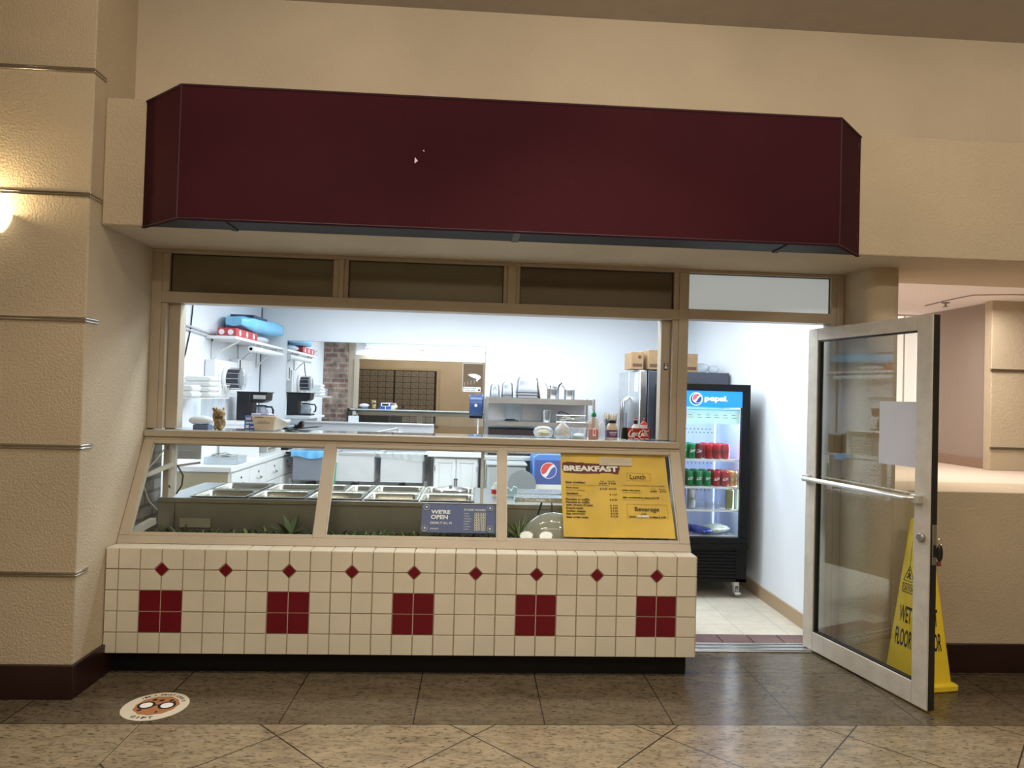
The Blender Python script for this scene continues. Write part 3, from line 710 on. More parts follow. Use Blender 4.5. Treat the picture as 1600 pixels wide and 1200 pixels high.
for u, v in ((.06, .12), (.05, .86), (.925, .12), (.925, .86)):
    g = SG(); c = (X(u), .001, Z(v))
    g.lathe([(.020, 0), (.019, -.0015), (.014, -.002)], c, 20, axis='y', caps=False); g.lathe([(.006, -.001), (.005, -.004), (.001, -.005)], c, 12, 1, axis='y')
    g.lathe([(.0215, 0.002), (.0195, 0.0005)], c, 20, 2, axis='y', caps=False)
    g.finish(-.0245).build('suction_cup', [PLCLEAR, WPRINT, mat('dark_ring', (.05, .06, .12), .3)], hs)
# yellow menu
mn = thing('menu_poster', 'glossy yellow breakfast and lunch menu taped inside the right pane', 'menu', (2.7, .22, .75))
xa, xb, ta, tb = 2.372, 3.016, tt(.747), tt(1.200); Wn, Hn = xb - xa, tb - ta
X = lambda u: xa + Wn * u; Z = lambda v: tb - Hn * v
g = SG(); N = 28; vs = []
def wav(u, v): return .0022 * math.sin(u * 9 + v * 5) * math.sin(v * 7 + 1) + .0015 * math.sin(u * 23 + 3 * v)
for j in range(N + 1):
    for i in range(N + 1):
        u, v = i / N, j / N; xr = u + (-.004 * math.sin(v * 5)); vs.append((X(xr + (0.015 * (v - .5) if u > .98 else 0)), .006 + wav(u, v), Z(v)))
g.add(vs, [(j * (N + 1) + i, (j + 1) * (N + 1) + i, (j + 1) * (N + 1) + i + 1, j * (N + 1) + i + 1) for j in range(N) for i in range(N)], 0, True)
g.finish(-.0245).build('sheet', MENU, mn, ang=80)
g = SG(); y_ = .0004
g.prism([(X(.015), Z(.115)), (X(.06), Z(.10)), (X(.22), Z(.115)), (X(.40), Z(.12)), (X(.56), Z(.135)), (X(.545), Z(.15)), (X(.55), Z(.18)), (X(.53), Z(.235)), (X(.40), Z(.23)), (X(.20), Z(.245)), (X(.03), Z(.23)), (X(.012), Z(.18))], .0018, .0024, 'xz', 1)
for k in range(14):
    u = random.uniform(.02, .50); v = random.choice((.112, .232)); g.prism([(X(u), Z(v - .004)), (X(u + .05), Z(v - .012 + random.uniform(0, .012))), (X(u + .045), Z(v + .012))], .0019, .0024, 'xz', 1)
g.text('BREAKFAST', X(.022), X(.530), Z(.217), Z(.147), .0010, 2, bold=.05)
g.text('Lunch', X(.64), X(.785), Z(.302), Z(.244), y_, 3, bold=.01); g.text('Beverage', X(.66), X(.885), Z(.705), Z(.638), y_, 3, bold=.01)
def obox(a, b, c, d, w_=.0013):
    g.box(X(a), X(b), .0008, .0012, Z(c), Z(c) + w_, 4); g.box(X(a), X(b), .0008, .0012, Z(d), Z(d) + w_, 4); g.box(X(a), X(a) + w_, .0008, .0012, Z(d), Z(c), 4); g.box(X(b), X(b) + w_, .0008, .0012, Z(d), Z(c), 4)
obox(.61, .83, .226, .32); obox(.59, .96, .61, .77)
L_ = [('Basic breakfast', .04, .22, .355, 1), ('bacon, spam, link, Portuguese, smoky sausage', .04, .44, .388, 0), ('Rice soup', .04, .155, .422, 1), ('Chicken or seafood', .04, .21, .45, 0), ('Omelette', .04, .15, .49, 1), ('Choice of meat', .04, .185, .515, 0),
      ('Pancake or waffle', .035, .25, .560, 1), ('Pancake or waffle', .035, .25, .594, 1), ('with choice of meat', .035, .28, .628, 1), ('French toast', .035, .19, .665, 1), ('Grilled cheese', .035, .21, .700, 1), ('Egg sandwich', .035, .205, .734, 1), ('Side order meat', .035, .235, .772, 1)]
for s_, u0, u1, v, b_ in L_: g.text(s_, X(u0), X(u1), Z(v + (.010 if b_ else .006)), Z(v - (.012 if b_ else .007)), y_, 3, bold=.03 if b_ else 0)
for s_, u, v in (('$ 6.50', .35, .362), ('$ 8.50', .435, .362), ('$ 6.95', .352, .428), ('$ 8.95', .437, .428), ('$ 12.5', .437, .497), ('$ 8.50', .437, .56), ('$ 12.5', .437, .63), ('$ 5.50', .437, .66), ('$ 5.50', .437, .692), ('$ 5.95', .437, .725), ('$ 5.95', .437, .758)):
    g.text(s_, X(u), X(u + .068), Z(v + .011), Z(v - .011), y_, 3, bold=.02)
g.text('Mini', X(.36), X(.395), Z(.34), Z(.328), y_, 3); g.text('Regular', X(.43), X(.50), Z(.342), Z(.326), y_, 3)
g.text('( choice of rice fried or tuna noodle )', X(.56), X(.97), Z(.392), Z(.372), y_, 3); g.text('Mini', X(.83), X(.865), Z(.426), Z(.414), y_, 3); g.text('Regular', X(.90), X(.965), Z(.428), Z(.412), y_, 3)
g.text('Wiki wiki plate', X(.555), X(.725), Z(.452), Z(.432), y_, 3, bold=.05); g.text('$ 9.50', X(.82), X(.88), Z(.456), Z(.438), y_, 3, bold=.05); g.text('$ 13.5', X(.91), X(.97), Z(.456), Z(.438), y_, 3, bold=.05); g.text('Choice of single item', X(.56), X(.735), Z(.475), Z(.463), y_, 3)
g.text('Mix combination plate $15.75', X(.56), X(.895), Z(.54), Z(.518), y_, 3, bold=.05); g.text('Choice of any two items', X(.56), X(.765), Z(.562), Z(.551), y_, 3)
g.text('Soda', X(.607), X(.665), Z(.762), Z(.745), y_, 3, bold=.05); g.text('Coffee $ 2.25', X(.79), X(.94), Z(.766), Z(.748), y_, 3, bold=.05); g.box(X(.68), X(.785), .0008, .0012, Z(.762), Z(.738), 5); g.text('2.00', X(.71), X(.765), Z(.735), Z(.708), y_, 3, shear=.4)
g.finish(-.0245).build('menu_print', [MENU, BROWNP, WPRINT, mat('menu_ink', (.04, .018, .008), .6), mat('menu_line', (.33, .19, .03), .6), PAPER], mn)
g = SG(); g.box(X(.36), X(.67), -.0006, .0008, Z(.138), Z(.036))
for k in range(4): g.text(['Orders may be subject to', 'the daily specials of today', 'thank you for asking our staff', 'mahalo'][k], X(.385), X(.385 + (.24, .22, .26, .07)[k]), Z(.058 + k * .022), Z(.047 + k * .022), -.0010, 1)
g.finish(-.0245).build('taped_note', [mat('cream_note', (.66, .58, .46), .7), mat('grey_ink', (.3, .26, .2), .7)], mn, label='small cream note taped on top')

# ================================================================ KITCHEN
YB = 3.6
g = G().box(-.14, 1.945, YB - .008, YB - .002, 1.03, 2.045)
mr = thing('wall_mirror', 'large frameless mirror on the kitchen back wall reflecting the serving window', 'mirror', (.9, YB - .005, 1.03))
g.build('mirror_sheet', MIRROR, mr); G().box(1.9455, 1.95, YB - .010, YB - .001, 1.03, 2.045).box(-.14, 1.945, YB - .010, YB - .001, 2.0455, 2.048).build('mirror_edge', mat('mirror_edge_grey', (.35, .37, .38), .3), mr)
nt_ = thing('hand_washing_notice', 'clear film hand washing notice stuck at the right edge of the mirror', 'notice', (1.8, YB - .009, 1.55))
G().box(1.71, 1.925, YB - .0095, YB - .0085, 1.555, 1.865).build('film', glass_mat('film', (.75, .7, .65), 1.4, .30, (.36, .27, .19)), nt_)
g = G(); yq = YB - .0105
g.box(1.72, 1.905, yq, yq + .0008, 1.56, 1.612, 0)
g.text('Employees Must', 1.725, 1.86, 1.59, 1.605, yq - .0006, 1, bold=.02); g.text('Wash Hands', 1.74, 1.845, 1.568, 1.583, yq - .0006, 1, bold=.02)
g.prism([(1.875, 1.57), (1.9, 1.57), (1.895, 1.59), (1.885, 1.596)], yq - .0006, yq, 'xz', 1)
g.prism([(1.765, 1.745), (1.80, 1.752), (1.85, 1.752), (1.895, 1.735), (1.905, 1.715), (1.88, 1.69), (1.86, 1.672), (1.85, 1.685), (1.865, 1.70), (1.83, 1.708), (1.80, 1.722), (1.785, 1.728)], yq, yq + .0008, 'xz', 0)
for k in range(5): g.box(1.73 + .035 * k, 1.732 + .035 * k, yq, yq + .0006, 1.62 + .01 * k, 1.66 + .01 * k, 0)
g.box(1.71, 1.925, yq, yq + .0006, 1.861, 1.865, 0); g.box(1.71, 1.713, yq, yq + .0006, 1.56, 1.865, 0)
g.build('print', [WPRINT, INK], nt_)
td = thing('towel_dispenser', 'dark translucent blue paper towel dispenser at the mirror corner', 'dispenser', (1.865, 3.42, 1.30))
g = G(); g.loft([[(x, y, z) for (y, z) in [(3.585, 1.30), (3.585, 1.54), (3.46, 1.54), (3.39, 1.51), (3.37, 1.43), (3.38, 1.34), (3.42, 1.30)]] for x in (1.79, 1.935)], smooth=False)
g.build('cover', BLUEDISP, td, bevel=.01); G().box(1.795, 1.93, 3.41, 3.585, 1.285, 1.30).build('base', BLACK, td)
g = G(); g.lathe([(.016, 0), (.012, -.006), (.001, -.008)], (1.86, 3.368, 1.42), 16, axis='y'); g.build('lock', WPLAST, td)
hd = thing('header_light', 'long white tube light fixed inside above the serving opening, seen in the mirror', 'tube light', (1.55, .60, 2.19))
G().box(.2, 2.9, .503, .64, 2.215, 2.335).build('housing', WHITE, hd, bevel=.004); g = G(); g.lathe([(.013, 0), (.013, 2.6)], (.25, .60, 2.204), 12, axis='x'); g.build('tube', FLUO, hd)
for k, x in enumerate((2.52, 2.76)):
    t = thing('ceiling_light', ['left', 'right'][k] + ' small round downlight in the corridor ceiling behind the viewer', 'ceiling light', (x, -3.28, 3.69), 0, 'corridor downlights')
    G().lathe([(.105, -.004), (.105, .008)], (x, -3.28, 3.69), 24).build('trim_ring', WHITE, t); G().lathe([(.078, -.008), (.078, -.004)], (x, -3.28, 3.69), 24).build('lens', mat('warm_lens', (1, .95, .85), .4, emit=(1, .93, .78), estr=14), t)
# kitchen troffers
for i, (x, y) in enumerate(((.9, 2.1), (2.9, 2.1))):
    t = thing('ceiling_light', ['left', 'right'][i] + ' fluorescent troffer in the white kitchen ceiling', 'ceiling light', (x, y, 2.47), 0, 'kitchen ceiling lights')
    G().box(x - .6, x + .6, y - .16, y + .16, 2.47, 2.499).build('housing', WHITE, t); G().box(x - .57, x + .57, y - .13, y + .13, 2.464, 2.47).build('diffuser', FLUO, t)
# ---- left counter with drawers
lc = thing('base_cabinet', 'white laminate base cabinet with drawers and keyed locks along the left wall', 'cabinet', (-.2, 2.5, 0))
G().box(-.415, -.012, 1.62, 3.42, .08, .88).build('carcass', WLAM, lc, bevel=.002)
G().box(-.415, .012, 1.60, 3.44, .885, .925).build('worktop', WLAM, lc, bevel=.003)
G().box(-.415, -.05, 1.64, 3.42, 0.001, .08).build('toe_kick', BLACKM, lc)
def yz_front(name, y0, y1, z0, z1, lock=1, pull='h', parent=lc):
    d = G().box(-.012, .004, y0, y1, z0, z1).build(name, WLAM, parent, bevel=.003)
    ym = (y0 + y1) / 2; zm = (z0 + z1) / 2
    if pull == 'h':
        q = G(); q.tube([(.004, ym - .045, zm - .012), (.024, ym - .035, zm - .018), (.028, ym, zm - .02), (.024, ym + .035, zm - .018), (.004, ym + .045, zm - .012)], .006, 6)
    else:
        q = G(); ye = y1 - .05 if pull == 'vr' else y0 + .05
        q.tube([(.004, ye, z1 - .07), (.03, ye, z1 - .075), (.03, ye, z1 - .165), (.004, ye, z1 - .17)], .006, 6)
    q.build('handle', STEELD, d)
    if lock: G().lathe([(.009, 0), (.009, .005), (.001, .006)], (.004, ym, z1 - .05), 10, axis='x').build('lock', BLACK, d)
for y0, y1 in ((1.64, 2.06), (2.08, 2.50)): yz_front('drawer', y0, y1, .70, .868); yz_front('drawer', y0, y1, .50, .688, 0)
for y0, y1 in ((2.54, 2.96), (2.98, 3.40)): yz_front('drawer', y0, y1, .70, .868)
yz_front('door', 2.54, 2.96, .12, .688, 1, 'vr'); yz_front('door', 2.98, 3.40, .12, .688, 0, 'vl')
for y0, y1 in ((1.64, 2.06), (2.08, 2.50)): yz_front('drawer', y0, y1, .12, .488, 0)
# near cabinet side in tan
G().box(-.40, -.02, 1.612, 1.6195, .10, .875).build('end_panel', mat('tan_melamine', (.50, .42, .28), .5, noise=.06), lc)
ut = thing('utensil_tray', 'clear box of wrapped straws and cutlery at the near corner of the white worktop', 'box', (-.12, 1.85, .925))
q = G().box(-.26, .0, 1.76, 1.98, .926, .930).box(-.26, .0, 1.76, 1.763, .93, .985).box(-.26, .0, 1.977, 1.98, .93, .985).box(-.26, -.257, 1.76, 1.98, .93, .985).box(-.003, 0, 1.76, 1.98, .93, .985); q.build('tray', PLCLEAR, ut)
g = G()
for k in range(46):
    a = random.uniform(-.7, .7); x, y, z = random.uniform(-.2, -.06), random.uniform(1.82, 1.92), .95 + random.uniform(0, .06)
    g.tube([(x - .07 * math.cos(a), y - .05 * math.sin(a), z - .012), (x, y, z), (x + .07 * math.cos(a), y + .05 * math.sin(a), z - .01)], .003, 5, mi=k % 3 == 0 and 1 or 0)
g.build('straws', [PAPER, mat('grey_straw', (.35, .35, .34), .5)], ut)
# stand with coffee maker
sh = thing('appliance_stand', 'low white shelf stand on the worktop carrying the coffee maker', 'stand', (-.2, 2.8, .925))
G().box(-.415, .02, 2.45, 3.2, 1.21, 1.235).build('shelf_top', WLAM, sh, bevel=.002)
for y in (2.47, 3.16): G().box(-.40, -.06, y, y + .02, .925, 1.21).build('leg', WLAM, sh)
tb_ = thing('toaster_box', 'silver grey ribbed appliance under the coffee maker shelf', 'appliance', (-.24, 3.02, .925))
G().box(-.38, -.10, 2.88, 3.14, .925, 1.14).build('body', mat('pale_steel_ribbed', (.6, .6, .57), .4, .4), tb_, bevel=.01)
g = G()
for k in range(5): g.box(-.10, -.094, 2.9, 3.12, .95 + .035 * k, .965 + .035 * k)
g.build('ribs', STEELD, tb_)
tb2 = thing('black_bin', 'black and grey plastic bin standing on the worktop behind the stand', 'bin', (-.05, 3.3, .925))
G().prism([(-.16, .925), (.0, .925), (.0, 1.15), (-.19, 1.15)], 3.22, 3.40, 'xz').build('body', BLACK, tb2, bevel=.008); G().box(-.2, .005, 3.21, 3.41, 1.15, 1.17).build('lid', mat('grey_lid', (.4, .45, .5), .4), tb2, bevel=.004)
cm_ = thing('coffee_maker', 'black drip coffee maker with steel front band beside the left wall', 'coffee maker', (-.22, 2.75, 1.236))
g = G(); g.box(-.36, -.08, 2.66, 2.86, 1.281, 1.305); g.box(-.36, -.24, 2.66, 2.86, 1.30, 1.60); g.prism([(-.36, 1.60), (-.36, 1.50), (-.235, 1.50), (-.22, 1.485), (-.14, 1.485), (-.095, 1.515), (-.09, 1.60)], 2.665, 2.855, 'xz'); g.box(-.37, -.08, 2.655, 2.865, 1.598, 1.612)
g.build('body', BLACK, cm_, bevel=.006)
G().box(-.21, -.098, 2.659, 2.6645, 1.53, 1.575).build('front_band', CHROME, cm_)
g = G(); g.lathe([(.045, 0), (.062, .01), (.066, .05), (.055, .10), (.042, .125), (.045, .14)], (-.165, 2.76, 1.308), 20, caps=False); g.build('carafe', SMOKED, cm_, ang=60)
g = G(); g.tube([(-.125, 2.75, 1.44), (-.065, 2.74, 1.44), (-.05, 2.74, 1.40), (-.055, 2.74, 1.34), (-.075, 2.74, 1.33)], .010, 8); g.lathe([(.047, .135), (.047, .15), (.001, .155)], (-.165, 2.76, 1.308), 20); g.build('carafe_handle', BLACK, cm_)
for ch in cm_.children:
    for v in ch.data.vertices: v.co.x += .03; v.co.z = (v.co.z - .045) * .80
# wall box with round device
wb = thing('wall_box', 'white metal box on the left wall with a round caged device on its face', 'wall box', (-.36, 2.25, 1.45))
G().box(-.415, -.33, 2.12, 2.66, 1.45, 1.765).build('box', WLAM, wb, bevel=.004); G().box(-.33, -.325, 2.20, 2.60, 1.47, 1.745).build('box_door', WPLAST, wb, bevel=.002)
cdv = (-.325, 2.36, 1.61)
g = G(); g.lathe([(.105, 0), (.112, .008), (.112, .022), (.10, .03)], cdv, 28, axis='x'); g.build('round_flange', WPLAST, wb)
g = G(); g.lathe([(.085, .13), (.092, .135), (.092, .150), (.08, .158), (.001, .158)], cdv, 28, axis='x'); g.build('clear_end_cap', PLCLEAR, wb)
g = G(); g.lathe([(.085, .03), (.085, .13)], cdv, 28, axis='x'); g.build('dark_core', mat('dark_motor', (.05, .055, .07), .4, .3), wb)
g = G()
for k in range(12):
    a = 2 * PI * k / 12; g.tube([(cdv[0] + .028, cdv[1] + .092 * math.cos(a), cdv[2] + .092 * math.sin(a)), (cdv[0] + .14, cdv[1] + .092 * math.cos(a), cdv[2] + .092 * math.sin(a))], .003, 5)
g.build('cage_wires', CHROME, wb)
wp = thing('wall_panel', 'white wall box with black slot left of the caged device under the shelf', 'wall box', (-.38, 2.75, 1.72))
G().box(-.415, -.34, 2.70, 3.1, 1.64, 1.80).build('cover', WPLAST, wp, bevel=.003); G().box(-.341, -.336, 2.74, 2.76, 1.66, 1.79).build('slot', BLACKM, wp)
# high shelf along the left wall
hs_ = thing('wall_shelf', 'long white wall shelf high on the left kitchen wall', 'shelf', (-.3, 2.4, 1.9))
G().box(-.415, -.17, 2.12, 3.585, 1.942, 1.966).build('board', WLAM, hs_, bevel=.002)
for y in (2.25, 2.9, 3.45):
    g = G(); g.box(-.415, -.19, y, y + .02, 1.926, 1.942); g.box(-.415, -.405, y, y + .02, 1.74, 1.942); g.tube([(-.405, y + .01, 1.76), (-.33, y + .01, 1.85), (-.20, y + .01, 1.926)], .008, 6); g.build('bracket', WPLAST, hs_)
rl = thing('paper_roll', 'long white roll hanging under the front edge of the high shelf', 'roll', (-.15, 2.6, 1.88))
g = G(); g.lathe([(.022, 0), (.028, .001), (.028, .95), (.001, .951)], (-.165, 2.50, 1.884), 20, axis='y'); g.build('roll', WPLAST, rl)
G().lathe([(.014, -.001), (.001, -.001)], (-.165, 2.50, 1.884), 14, axis='y').build('core', BLACKM, rl)
G().box(-.170, -.160, 2.6, 2.605, 1.884, 1.942).box(-.170, -.160, 3.3, 3.305, 1.884, 1.942).build('hanger', CHROME, rl)
# red boxes + bag on the shelf
SZ_ = 1.967
rbx = thing('carton_row', 'red and white printed carton pushed under the blue bag on the high shelf', 'carton', (-.26, 2.45, SZ_))
g = G(); g.box(-.345, -.19, 2.18, 2.75, SZ_, SZ_ + .072, 0)
for k in range(3): g.lathe([(.026, 0), (.026, .0015)], (-.1895, 2.28 + .18 * k, SZ_ + .036), 16, mi=1, axis='x')
for k in range(2): g.lathe([(.024, 0), (.024, -.0015)], (-.31 + .075 * k, 2.1798, SZ_ + .036), 16, mi=1, axis='y')
g.build('carton', [mat('carton_red', (.55, .06, .07), .5), WPRINT], rbx, bevel=.003)
rb2 = thing('white_packet', 'crumpled white packet beside the red carton on the high shelf', 'packet', (-.27, 3.0, SZ_))
g = G(); g.ell((-.28, 3.02, SZ_ + .036), (.10, .2, .036), 14, 8); g.build('packet', mat('white_film', (.8, .82, .86), .25, bump=.8, bscale=20), rb2)
bg = thing('blue_bag', 'large clear bag of light blue liners lying on the high shelf', 'bag', (-.26, 2.9, 2.06))
g = G(); rings = []
for j in range(17):
    t = j / 16; y = 2.36 + 1.18 * t; e = min(1, math.sin(PI * min(max(t, .035), .965)) * 3.2) ** .6
    zc_ = 2.112 + .025 * t; rings.append([(-.275 + .13 * e * (math.copysign(abs(math.cos(a)) ** .5, math.cos(a))) + .02 * t, y, zc_ + .068 * e * math.copysign(abs(math.sin(a)) ** .5, math.sin(a)) + .004 * math.sin(a * 5 + j)) for a in [2 * PI * k / 20 for k in range(20)]])
g.loft(rings); g.build('bag_body', BLUEBAG, bg, ang=60)
G().box(-.34, -.150, 2.45, 2.85, 2.172, 2.184).box(-.141, -.136, 2.45, 2.85, 2.165, 2.185).build('printed_band', mat('navy_print', (.03, .04, .10), .4), bg)
# styrofoam boxes on a small wire shelf near the cat
ws = thing('wire_shelf', 'white wire shelf on the left wall holding foam takeout boxes', 'shelf', (-.3, 1.6, 1.44))
g = G()
for k in range(9): g.tube([(-.42, 1.30 + .075 * k, 1.447), (-.13, 1.30 + .075 * k, 1.447)], .003, 5)
for x in (-.41, -.28, -.14): g.tube([(x, 1.28, 1.444), (x, 1.92, 1.444)], .004, 5)
g.build('wire_deck', WPLAST, ws)
g = G()
for k in range(8): g.tube([(-.135, 1.62 + .04 * k, 1.445), (-.135, 1.62 + .04 * k, 1.55)], .002, 5)
g.tube([(-.135, 1.60, 1.55), (-.135, 1.92, 1.55)], .003, 5); g.build('end_guard', WPLAST, ws)
FOAM = mat('white_foam', (.78, .80, .78), .7)
def clam(x, y, z, lab, s=.105, h=.045):
    t = thing('foam_container', lab, 'container', (x, y, z), 0, 'foam takeout boxes on the wire shelf')
    G().prism([(-s * .85, 0), (s * .85, 0), (s, h), (s * .8, h * 1.8), (-s * .8, h * 1.8), (-s, h)], -s, s, 'xz').build('shell', FOAM, t, world=False, bevel=.008)
    return t
names = ['bottom', 'second', 'third', 'top']
for k in range(4): clam(-.27, 1.72, 1.451 + .0405 * k + .001, 'white foam takeout box, ' + names[k] + ' of the taller stack on the wire shelf', h=.022)
for k in range(2): clam(-.29, 1.46, 1.451 + .0465 * k + .001, 'white foam takeout box, ' + ['lower', 'upper'][k] + ' of the short stack at the left edge', h=.025, s=.085)
cp_ = thing('cup_dispenser', 'white cup dispenser tubes hanging under the wall box', 'dispenser', (-.3, 2.1, 1.2))
for y in (1.98, 2.14, 2.30): G().lathe([(.036, 0), (.040, .24), (.042, .26), (.001, .261)], (-.34, y, 1.19), 16).build('tube', MILKY, cp_)
sw = thing('stretch_wrap_box', 'blue and white food wrap box lettered 300 stretch behind the beige terminal', 'box', (.04, 1.02, 1.26))
# ledge items sit on z=1.276
LZ = 1.276
sw.location = (.52, .56, LZ); INV[sw.name] = Matrix.Translation((.52, .56, LZ)).inverted()
g = G(); g.box(.435, .60, .575, .63, LZ, LZ + .082, 0); g.text('300', .443, .475, LZ + .058, LZ + .075, .5735, 1, bold=.04); g.text('stretch', .443, .50, LZ + .036, LZ + .052, .5735, 1, bold=.03); g.box(.443, .462, .5735, .575, LZ + .008, LZ + .028, 1); g.box(.47, .50, .5735, .575, LZ + .012, LZ + .018, 1)
g.build('carton', [mat('wrap_box_blue', (.06, .12, .42), .4), WPRINT], sw, bevel=.002)
# lucky cat
ctt = thing('lucky_cat', 'small antique gold beckoning cat figurine at the left end of the ledge', 'figurine', (.325, .45, LZ))
cx, cy = .325, .47
g = G(); g.ell((cx, cy, LZ + .040), (.034, .027, .041)); g.ell((cx, cy - .004, LZ + .098), (.032, .026, .028)); g.ell((cx - .030, cy - .006, LZ + .085), (.011, .012, .040)); g.ell((cx - .032, cy - .010, LZ + .122), (.012, .011, .012))
for sx in (-1, 1):
    g.ell((cx + sx * .017, cy - .022, LZ + .014), (.013, .014, .014)); g.lathe([(.011, 0), (.007, .010), (.001, .020)], (cx + sx * .020, cy, LZ + .117), 8)
g.ell((cx + .024, cy - .015, LZ + .055), (.010, .012, .026)); g.build('body', CATM, ctt, ang=80)
g = G()
for sx in (-1, 1): g.ell((cx + sx * .011, cy - .029, LZ + .103), (.0042, .002, .003), 8, 6)
g.ell((cx, cy - .031, LZ + .093), (.003, .002, .002), 8, 6); g.tube([(cx - .008, cy - .029, LZ + .086), (cx, cy - .031, LZ + .083), (cx + .008, cy - .029, LZ + .086)], .0012, 5)
g.tube([(cx + .026 * math.cos(a), cy - .004 + .024 * math.sin(a), LZ + .074) for a in [2 * PI * k / 16 for k in range(16)]], .003, 6, close=True)
g.build('painted_face', mat('cat_dark', (.06, .04, .02), .5), ctt)
# beige terminal
pt = thing('payment_terminal', 'beige wedge shaped cash terminal turned its back to the customers', 'terminal', (.60, .50, LZ))
BEI = mat('beige_terminal', (.60, .52, .40), .45)
g = G(); g.add([(.535, .46, LZ), (.645, .46, LZ), (.645, .62, LZ), (.535, .62, LZ), (.512, .455, LZ + .088), (.660, .455, LZ + .092), (.70, .62, LZ + .040), (.56, .62, LZ + .040)], [(0, 3, 2, 1), (4, 5, 6, 7), (0, 1, 5, 4), (1, 2, 6, 5), (2, 3, 7, 6), (3, 0, 4, 7)])
g.build('housing', BEI, pt, bevel=.004)
g = G(); g.text('point of sale', .555, .60, LZ + .056, LZ + .061, .4535, bold=.01); g.text('terminal systems', .548, .625, LZ + .044, LZ + .052, .4540, bold=.01); g.box(.535, .585, .4525, .454, LZ + .080, LZ + .083); g.build('lettering', mat('terminal_print', (.10, .06, .03), .5), pt)
g = G(); g.box(.54, .645, .47, .56, LZ + .0925, LZ + .097); g.box(.56, .60, .48, .52, LZ + .097, LZ + .103); g.build('papers', mat('violet_papers', (.42, .40, .62), .5), pt)
cdp = thing('customer_display', 'small white framed display on a short stand behind the beige terminal', 'display', (.50, .70, 1.276))
G().box(.515, .525, .635, .645, LZ, LZ + .05).build('stand', WPLAST, cdp); G().box(.455, .585, .632, .648, LZ + .045, LZ + .098).build('frame', WPLAST, cdp, bevel=.004); G().box(.472, .568, .648, .650, LZ + .056, LZ + .086).build('screen', BLACK, cdp)
tr = thing('black_tray', 'black plastic document tray with a dark stand on the ledge right of the terminal', 'tray', (.76, .55, LZ))
g = G(); g.prism([(.70, LZ + .001), (.86, LZ + .024), (.90, LZ + .027), (.90, LZ + .033), (.86, LZ + .030), (.70, LZ + .007)], .50, .62, 'xz'); g.prism([(.745, LZ + .012), (.79, LZ + .02), (.79, LZ + .06), (.775, LZ + .06)], .56, .61, 'xz'); g.build('tray', BLACK, tr, bevel=.002)
# cords / glasses on the ledge
g = G(); g.tube([(.39, .50, LZ + .004), (.43, .46, LZ + .004), (.50, .43, LZ + .004), (.56, .44, LZ + .004), (.53, .42, LZ + .006), (.60, .41, LZ + .004), (.68, .44, LZ + .004)], .003, 6)
tag(g.build('thin_cable', mat('grey_cable', (.22, .24, .24), .4)), 'thin grey cable lying on the ledge in front of the terminal', 'cable')
g = G(); g.ell((.325, .56, LZ + .018), (.045, .03, .018)); 
# white bag + blue box far left
wbg = thing('paper_pile', 'pale grey rounded bag on the ledge left of the cat', 'bag', (.18, .55, LZ))
g = G(); g.ell((.19, .54, LZ + .050), (.075, .05, .030), 18, 10); g.build('bag', mat('pale_grey_bag', (.62, .65, .68), .5, bump=.3, bscale=30), wbg)
G().box(.155, .245, .50, .58, LZ, LZ + .024).build('blue_box_under', mat('dusk_blue', (.10, .14, .24), .5), wbg, bevel=.002)
# dome salad box, bag, tub
CREAM = mat('cream_food', (.72, .58, .30), .7, noise=.4, nscale=40); SALAD = mat('wrapped_sandwich', (.62, .45, .25), .6, noise=.5, nscale=30)
c1 = thing('domed_food_cup', 'round clear clamshell of pale yellow food on the ledge', 'food container', (2.275, .50, LZ))
g = G(); g.lathe([(.03, 0), (.050, .006), (.062, .032), (.064, .036), (.055, .055), (.035, .068), (.001, .072)], (2.275, .50, LZ), 24); g.build('clamshell', MILKY, c1, ang=60)
g = G(); g.ell((2.275, .50, LZ + .030), (.046, .046, .018), 16, 8); g.text('CREAM', 2.25, 2.30, LZ + .022, LZ + .030, .440, 1); g.build('food', [CREAM, INK], c1)
c2 = thing('bagged_buns', 'clear bag of small buns knotted at the top on the ledge', 'bag', (2.395, .49, LZ))
g = G(); g.lathe([(.035, 0), (.052, .012), (.055, .035), (.042, .065), (.02, .088), (.008, .098), (.018, .108), (.001, .109)], (2.395, .49, LZ), 20); g.build('bag', MILKY, c2, ang=60)
g = G()
for k in range(7): g.ell((2.395 + .024 * math.cos(k * 2.4), .49 + .024 * math.sin(k * 2.4), LZ + .016 + .010 * k), (.016, .016, .011), 10, 6)
g.build('buns', SALAD, c2)
c3 = thing('plastic_tub', 'frosted white plastic tub between the bagged buns and the chili bottle', 'tub', (2.49, .49, LZ))
g = G(); g.lathe([(.040, 0), (.042, .004), (.048, .06), (.052, .064), (.05, .068), (.001, .068)], (2.495, .50, LZ), 24); g.build('tub', MILKY, c3, ang=60); g = G(); g.ell((2.495, .50, LZ + .018), (.036, .036, .014), 12, 6); g.build('contents', PAPER, c3)
